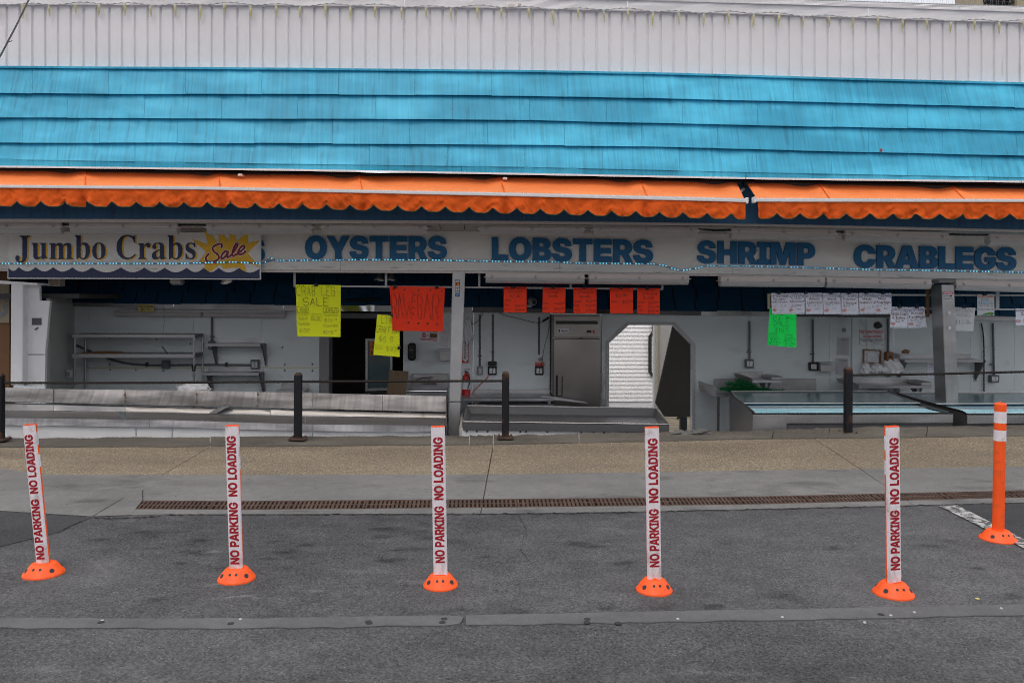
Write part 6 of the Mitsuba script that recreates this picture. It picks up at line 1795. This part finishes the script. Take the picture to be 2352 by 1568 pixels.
# glass topped display cases at the right
def case(label, xl_f, xr_f, xl_b, xr_b, yf, yb, cells):
    k = thing('display_case', label, 'display case', 'display cases right of the back door')
    Y0, Y1 = 9.40, 11.0
    zf = at(xl_f, yf, Y0)[2]
    a0, a1 = at(xl_f, yf, Y0)[0], at(xr_f, yf, Y0)[0]
    zb_ = at(xl_b, yb, Y1)[2]
    b0, b1 = at(xl_b, yb, Y1)[0], at(xr_b, yb, Y1)[0]
    put(k, 'front_panel', box(a0, a1, Y0, Y0 + .03, zf - .115, zf, .006), 'steel')
    put(k, 'front_rim', box(a0, a1, Y0 - .006, Y0 + .05, zf, zf + .010, .003), 'black')
    put(k, 'kick_panel', box(a0 + .01, a1, Y0 + .02, Y0 + .05, -.95, zf - .115), 'dark_steel')
    for xx, bx_, s in ((a0, b0, 1), (a1, b1, -1)):
        pr = [(Y0 + .03, ZF), (Y0 + .03, zf), (Y0 + .10, zf + .02), (Y0 + .62, zf + (zb_ - zf) * .42), (Y1 - .25, zb_ - .03), (Y1, zb_), (Y1, ZF)]
        q = prism_yz(pr, xx, xx + s * .03) if s > 0 else prism_yz(pr, xx - .03, xx)
        v = q.vertices.copy(); v[:, 0] += (bx_ - xx) * np.clip((v[:, 1] - Y0) / (Y1 - Y0), 0, 1)
        put(k, 'side_panel', tm(v, q.faces), 'dark_steel')
        q2 = np.array([[xx + (bx_ - xx) * (y - Y0) / (Y1 - Y0), y, z_ + .006] for y, z_ in pr[1:6]])
        put(k, 'side_rim', tube(q2, .012, 6), 'black')
    # pale blue bed in two levels
    at_y = lambda y, s: (a0 + (b0 - a0) * (y - Y0) / (Y1 - Y0)) * (1 - s) + (a1 + (b1 - a1) * (y - Y0) / (Y1 - Y0)) * s
    yb1, yb2 = Y0 + .05, Y0 + .55
    zz = zf - .012
    put(k, 'bed', tm([[at_y(yb1, .02), yb1, zz], [at_y(yb1, .98), yb1, zz], [at_y(yb2, .98), yb2, zz + .004], [at_y(yb2, .02), yb2, zz + .004]], [[0, 1, 2], [0, 2, 3]]), 'blue_ice')
    put(k, 'rail', box(at_y(yb2, .01), at_y(yb2, .99), yb2, yb2 + .03, zz, zz + .028, .004), 'steel')
    yb3 = Y1 - .35
    put(k, 'bed', tm([[at_y(yb2 + .03, .02), yb2 + .03, zz + .01], [at_y(yb2 + .03, .98), yb2 + .03, zz + .01], [at_y(yb3, .98), yb3, zz + .03], [at_y(yb3, .02), yb3, zz + .03]], [[0, 1, 2], [0, 2, 3]]), 'blue_ice')
    # sloping glass at the back, in a thin frame
    g0 = [[at_y(Y0 + .72, .01), Y0 + .72, zz + .05], [at_y(Y0 + .72, .99), Y0 + .72, zz + .05]]
    g1 = [[at_y(Y1, .01), Y1, zb_], [at_y(Y1, .99), Y1, zb_]]
    put(k, 'back_wall', box(at_y(Y1, 0), at_y(Y1, 1), Y1, Y1 + .04, ZF, zb_), 'steel')
    put(k, 'glass', tm(g0 + [g1[1], g1[0]], [[0, 1, 2], [0, 2, 3]]), 'm_glass_dark')
    put(k, 'glass_frame', cat([tube(g0, .010, 6), tube([p_ + np.array([0, 0, .008]) for p_ in np.array(g1)], .012, 6), tube([g0[0], g1[0]], .010, 6), tube([g0[1], g1[1]], .010, 6)]), 'steel', 30)
    return k, (a0, zf)


kc, (a0, zf) = case('left glass topped display case with pale blue bed beside the side table', 1731, 2190, 1676, 2040, 951, 900, 2)
put(kc, 'corner_plate', box(a0 - .012, a0 + .40, 9.388, 9.40, zf - .30, zf - .002, .002), 'steel')
case('right glass topped display case running out of the picture behind the right pillar', 2222, 2760, 2060, 2600, 952, 903, 2)

# ================================================================== BLACK RAILINGS
def railing(label, posts, rails):
    k = thing('guard_railing', label, 'railing', 'black railings along the quay edge')
    for x0, x1, yt, yb in posts:
        Yp = 8.93
        c = at((x0 + x1) / 2, yb, Yp); t = at((x0 + x1) / 2, yt, Yp)
        h = .039
        z0, z1 = c[2], t[2]
        put(k, 'post', box(c[0] - h, c[0] + h, Yp - h, Yp + h, z0, z1 - .025, .006), 'post')
        put(k, 'post_cap', hull(np.vstack([[[c[0] + sx * h, Yp + sy * h, z1 - .025] for sx in (-1, 1) for sy in (-1, 1)], [[c[0] + sx * h * .6, Yp + sy * h * .6, z1] for sx in (-1, 1) for sy in (-1, 1)]])), 'rust')
        put(k, 'base_plate', box(c[0] - .088, c[0] + .088, Yp - .085, Yp + .085, z0 - .012, z0 + .008, .003), 'rust')
        put(k, 'plate_bolt', cat([lathe([(0, .016), (.009, .014), (.010, 0)], [c[0] + sx * .068, Yp + sy * .066, z0 + .008], 8) for sx in (-1, 1) for sy in (-1, 1)]), 'rust')
    for pts in rails:
        put(k, 'rail', ptube(pts, 8.93, .0135, 10, 0), 'rail_paint', 30)
    return k


railing('black pipe railing with square posts in front of the left counter', [(-8, 6, 857, 1008), (676, 692.6, 855.5, 1006.5), (1153, 1168.5, 852.5, 1003.5)], [[(-320, 880), (-1, 879), (340, 878.5), (684, 876), (1160, 874.5)]])
railing('black pipe railing with a rusty post in front of the right display cases', [(1938.5, 1956.5, 842.5, 994), (2520, 2538, 834, 985)], [[(1948, 861.5), (2150, 858.5), (2352, 853.5), (2529, 849)]])

# ================================================================== BOLLARDS
def cone_base(k, c, r, m='orange'):
    prof = [(r, .0), (r, .006), (r * .97, .012), (r * .60, .062), (r * .52, .067), (0, .067)]
    put(k, 'base', lathe(prof, c, 40), m, 30)
    for i in range(8):
        a = math.pi / 4 * i + math.pi / 8 - math.pi / 2
        big = i % 2 == 0
        rr = r * (.80 if abs(math.sin(a)) > .5 and abs(math.cos(a)) > .9 else .78)
    for a, rad, hh, br in [(-math.pi / 2 - .95, .80, .037, .013), (-math.pi / 2 + .95, .80, .037, .013), (-math.pi / 2 - .24, .70, .048, .0075), (-math.pi / 2 + .24, .70, .048, .0075), (math.pi / 2 - .95, .80, .037, .013), (math.pi / 2 + .95, .80, .037, .013), (math.pi / 2 - .24, .70, .048, .0075), (math.pi / 2 + .24, .70, .048, .0075)]:
        d = np.array([math.cos(a), math.sin(a), 0])
        nrm = d * .79 + np.array([0, 0, .61])
        p = c + d * r * rad + [0, 0, .012 + (1 - (rad - .60) / .37) * .050]
        put(k, 'bolt_hole', lathe([(0, .0012), (br, .0012), (br * 1.08, -.004)], p, 14, nrm), 'dark')
        if br > .01: put(k, 'bolt', lathe([(0, .003), (br * .34, .003), (br * .36, .001)], p + [0, 0, -.004], 8, nrm), 'steel')


def bollard(label, bx, byb, rpx, top, yt, wpx, yaw=0.0, peel=False, bands=True):
    """bx, byb: centre and lowest point of the base; top: centre of the post's upper end"""
    k = thing('bollard', label, 'bollard', 'orange and white no parking bollards')
    c = gnd(bx, byb - 13, 0.0)
    dist = np.linalg.norm(c - EYE)
    r = rpx / FOC * c[1] * 1.0
    c[1] += .0
    cone_base(k, c, r)
    tp = at(top, yt, c[1])
    ax = tp - (c + [0, 0, .05])
    L = np.linalg.norm(ax); ax /= L
    w = wpx / FOC * c[1]
    d = .034
    right = np.cross([0, 1.0, 0], ax); right /= np.linalg.norm(right)
    right = right if right[0] > 0 else -right
    back = np.cross(ax, right); back = back if back[1] > 0 else -back
    cy, sy = math.cos(yaw), math.sin(yaw)
    right, back = right * cy + back * sy, back * cy - right * sy
    O = c + [0, 0, .05]

    def pt(u, v, h): return O + right * u + back * v + ax * h

    def ring(hw, hd, cr, h):
        out = []
        for cx_, cy_, a0_ in ((hw - cr, hd - cr, 0), (-hw + cr, hd - cr, 90), (-hw + cr, -hd + cr, 180), (hw - cr, -hd + cr, 270)):
            for a in np.radians(a0_ + np.array([0, 30, 60, 90])):
                out.append(pt(cx_ + cr * math.cos(a), cy_ + cr * math.sin(a), h))
        return out + [out[0]]
    hw, hd = w / 2, d / 2
    body = lofts([ring(hw, hd, .012, 0), ring(hw, hd, .012, L), ring(hw - .005, hd - .005, .008, L), ring(hw - .005, hd - .005, .008, L - .05)])
    put(k, 'post', body, 'orange', 30)
    put(k, 'inner_lip', lofts([ring(hw - .006, hd - .006, .008, L - .03), np.array(ring(.001, .001, .0005, L - .03))]), 'orange')
    # white sheeting on the face, wrapping the rounded edges
    h0, h1 = .018, L - .004
    nrow, ncol = 24, 9
    e_, cr_ = .0012, .012
    path = [(-hw - e_, -hd + .0128)] + [(-hw + cr_ + (cr_ + e_) * math.cos(t), -hd + cr_ + (cr_ + e_) * math.sin(t)) for t in np.radians([180, 205, 230, 250, 270])] + [(0, -hd - e_)] + \
           [(hw - cr_ + (cr_ + e_) * math.cos(t), -hd + cr_ + (cr_ + e_) * math.sin(t)) for t in np.radians([270, 290, 310, 335, 360])] + [(hw + e_, -hd + .0128)]
    rows = []
    for h in np.linspace(h0, h1, nrow):
        row = []
        for uu, vv in path:
            u, pe = uu / hw, 0
            if peel and h < .09: pe = .007 * (meshkit.noise(np.array([u * 2.2, h * 50, 5.0 + wpx])) - .3)
            row.append(pt(uu, vv - pe, h + (.014 * (meshkit.noise(np.array([u * 3, 1.0, wpx])) - .5) if peel and h == h0 else 0)))
        rows.append(row)
    put(k, 'white_sheeting', lofts(rows), 'sheeting', 40)
    if bands:
        for f0, f1 in ((.06, .15), (.215, .305)):
            put(k, 'side_band', lofts([ring(hw + .0008, hd + .0008, .012, L * (1 - f1)), ring(hw + .0008, hd + .0008, .012, L * (1 - f0))]), 'sheeting', 30)
    # red lettering, reading upwards
    words = [('NO PARKING', .05, .475), ('NO LOADING', .515, .93)]
    ms = []
    for s, f0, f1 in words:
        f0 = max(f0, .10) if peel else f0
        g = union_all(fit([q.buffer(3.0) for q in word(s, 'bold')], L * f0, -w * .36, L * f1, w * .36))
        for q in getattr(g, 'geoms', [g]):
            v_, f_ = trimesh.creation.triangulate_polygon(q, engine='earcut')
            ms.append(tm([pt(y * 1.0, -hd - .0027, x) for x, y in v_[:, :2]], f_))
    put(k, 'lettering', cat(ms), 'red_ink', label='red words NO PARKING NO LOADING')
    return k


bollard('leftmost orange bollard leaning left with white NO PARKING NO LOADING face', 100.5, 1330, 43, 68.5, 974, 29, -.20)
bollard('second bollard from the left with white NO PARKING NO LOADING face', 543.5, 1342, 41.5, 533.5, 976, 30, -.13)
bollard('third bollard from the left, nearest the picture centre', 1012, 1357, 40, 1006, 978, 31, -.05, True)
bollard('fourth bollard from the left, its white sheeting torn at the foot', 1502.5, 1368, 42, 1497, 980, 32, .0, True)
bollard('fifth bollard from the left with sheeting peeling at its lower corner', 2052, 1376, 46, 2048, 978, 34, .12, True)
k = thing('tube_delineator', 'round orange delineator post with two white bands at the right', 'bollard')
c = gnd(2292.5, 1238, 0)
cone_base(k, c, 40.5 / FOC * c[1])
tp = at(2298, 925, c[1])
ax = tp - (c + [0, 0, .06]); L = np.linalg.norm(ax)
rt = 12.8 / FOC * c[1]
put(k, 'tube', lathe([(rt * 1.0, 0), (rt, L - .008), (rt - .006, L), (rt - .009, L - .004), (0, L - .006)], c + [0, 0, .06], 28, ax), 'orange', 30)
put(k, 'handle', tube([tp + [-.012, 0, -.01], tp + [0, 0, .006], tp + [.012, 0, -.01]], .006, 6), 'orange')
for f0, f1 in ((.845, .935), (.705, .79)):
    put(k, 'reflective_band', lathe([(rt + .0012, L * f0), (rt + .0012, L * f1)], c + [0, 0, .06], 28, ax), 'sheeting', 30)
# ================================================================== ICICLE LIGHTS, CABLE, ROOF NET
IC = thing('icicle_lights', 'string of yellowed plastic icicle lights along the top flashing', 'light string')
ic = [c * .26857 for c in (197, 418, 642, 850, 1072, 1286, 1496, 1714, 1920, 2143)] + [574.2 + c * .26857 for c in (5, 220, 430, 645, 857, 1072, 1296, 1503, 1718, 1945, 2152)] + \
     [1148.4 + c * .26857 for c in (245, 450, 666, 886, 1097, 1310, 1525, 1744, 1956, 2170)] + [1720.3 + c * .26857 for c in (40, 260, 467, 683, 893, 1101, 1313, 1518, 1725, 1930, 2138, 2345)]
ic = [ic[0] - 58, ] + ic + [ic[-1] + 56, ic[-1] + 112]
YI = YS - .06
wire_y = lambda x: side_t(x) - 1.6 + 2.3 * math.sin(x * .055 + .8) + 1.6 * math.sin(x * .021)
put(IC, 'wire', tube([at(x, wire_y(x), YI) + np.array([0, .004 * math.sin(x), 0]) for x in np.arange(-320, 2690, 4)], .0042, 4), 'pale_grey')
put(IC, 'wire', tube([at(x, wire_y(x) + 1.3 * math.sin(x * .4) - .6, YI - .006) for x in np.arange(-320, 2690, 4)], .003, 4), 'pale_grey')
for i, x in enumerate(ic):
    y0 = wire_y(x); l = rng.uniform(26, 36)
    p0, p1 = at(x, y0 + 3, YI), at(x + rng.uniform(-3, 3), y0 + l, YI + .02)
    ts = np.linspace(0, 1, 7)
    rr = np.array([.010, .015, .0145, .012, .009, .005, .002]) * rng.uniform(.85, 1.15)
    put(IC, 'icicle', tube([p0 + (p1 - p0) * t + rng.normal(0, .0012, 3) for t in ts], rr, 7), 'icicle', 40)
    put(IC, 'socket', tube([at(x, y0, YI), p0], .008, 6), 'white')
put(IC, 'plug_box', pbox(1167, 7.5, 1182, 17.5, YI - .03, .03, .006), 'cream')
put(IC, 'plug_box', pbox(1190, 7, 1198, 12, YI - .03, .03, .004), 'cream')
k = thing('overhead_cable', 'thin dark cable slanting down across the upper left corner', 'cable')
a, b = at(66, 0, 8.3), at(0, 130, 7.6)
put(k, 'cable', tube([a + (a - b) * 4, a, a * .5 + b * .5 + [.004, 0, -.004], b, b + (b - a) * 4], .0085, 6), 'cable')
put(k, 'tie', tube([at(17, 98, 7.75), at(28, 94, 7.7)], .004, 5), 'cable')
k = thing('roof_net', 'fine wire bird netting stretched above the coping at the upper right', 'netting')
ms = []
for i in range(150):
    x = 1690 + i * 7.2
    a = at(x, side_u(x) + 1, YS + .0)
    ms.append(tube([a, a + [.09 if i % 2 else -.05, .03, .5]], .0011, 3))
put(k, 'mesh', cat(ms), 'pale_grey', kind='stuff')
put(k, 'edge_cord', tube([at(x, side_u(x) - 1.0, YS) for x in np.linspace(1680, XR, 30)], .005, 4), 'grey')
k = thing('rooftop_unit', 'dark louvred rooftop unit in a beige frame at the upper right corner', 'ventilation unit')
put(k, 'frame', cat([pbox(2244, -60, 2258, 40, 10.6, .5, .004), pbox(2336, -60, 2375, 40, 10.6, .5, .004), pbox(2244, -66, 2375, -58, 10.6, .5, .004)]), 'beige')
put(k, 'core', pbox(2258, -58, 2336, 40, 10.75, .3, 0), 'black')
for i in range(9):
    put(k, 'louvre', pbox(2258, -52 + i * 9, 2336, -49.5 + i * 9, 10.64, .08, .002), 'dark_steel')
# small floodlights and lamps under the sign
for lab, x, y, s in [('silver clamp lamp under the sign, left of the hanging rail bar', 871, 637, 1.0), ('silver clamp lamp under the sign, right of the hanging rail bar', 898, 637, .82)]:
    k = thing('clamp_lamp', lab, 'lamp', 'silver clamp lamps')
    c = at(x, y + 6, 10.62)
    put(k, 'shade', lathe([(.072 * s, 0), (.070 * s, .01), (.045 * s, .06), (.022 * s, .085), (.02 * s, .10), (0, .10)], c, 24, (.08, .1, 1)), 'chrome', 30)
    put(k, 'stem', tube([c + [0, 0, .09], c + [0, .02, .20]], .008, 6), 'dark_steel')
    put(k, 'bulb', lathe([(0, -.004), (.03, .004), (.034, .03), (.02, .06)], c, 12), 'diffuser', 30)
k = thing('flood_lamp', 'silver floodlight under the right end of the sale banner', 'lamp')
c = at(520, 646, 10.5)
put(k, 'shade', lathe([(.078, 0), (.076, .008), (.05, .05), (.03, .07), (0, .07)], c + [.0, 0, -.01], 20, (-.35, .2, 1)), 'chrome', 30)
put(k, 'stem', tube([c + [0, 0, .04], c + [0, .02, .2]], .01, 6), 'dark_steel')
k = thing('round_speaker', 'grey rounded speaker under the middle of the sale banner', 'speaker')
put(k, 'case', pbox(388, 632, 417, 654, 10.55, .14, .03), 'grey')
put(k, 'grille', pbox(391, 634, 414, 651, 10.545, .01, .004), 'pale_grey')
k = thing('red_tag', 'small torn red tag caught on the blue shingles at the right', 'tag')
put(k, 'tag', qbox([(2022, 342), (2026, 341), (2027, 347), (2023, 349)], 9.20, .006), 'red')
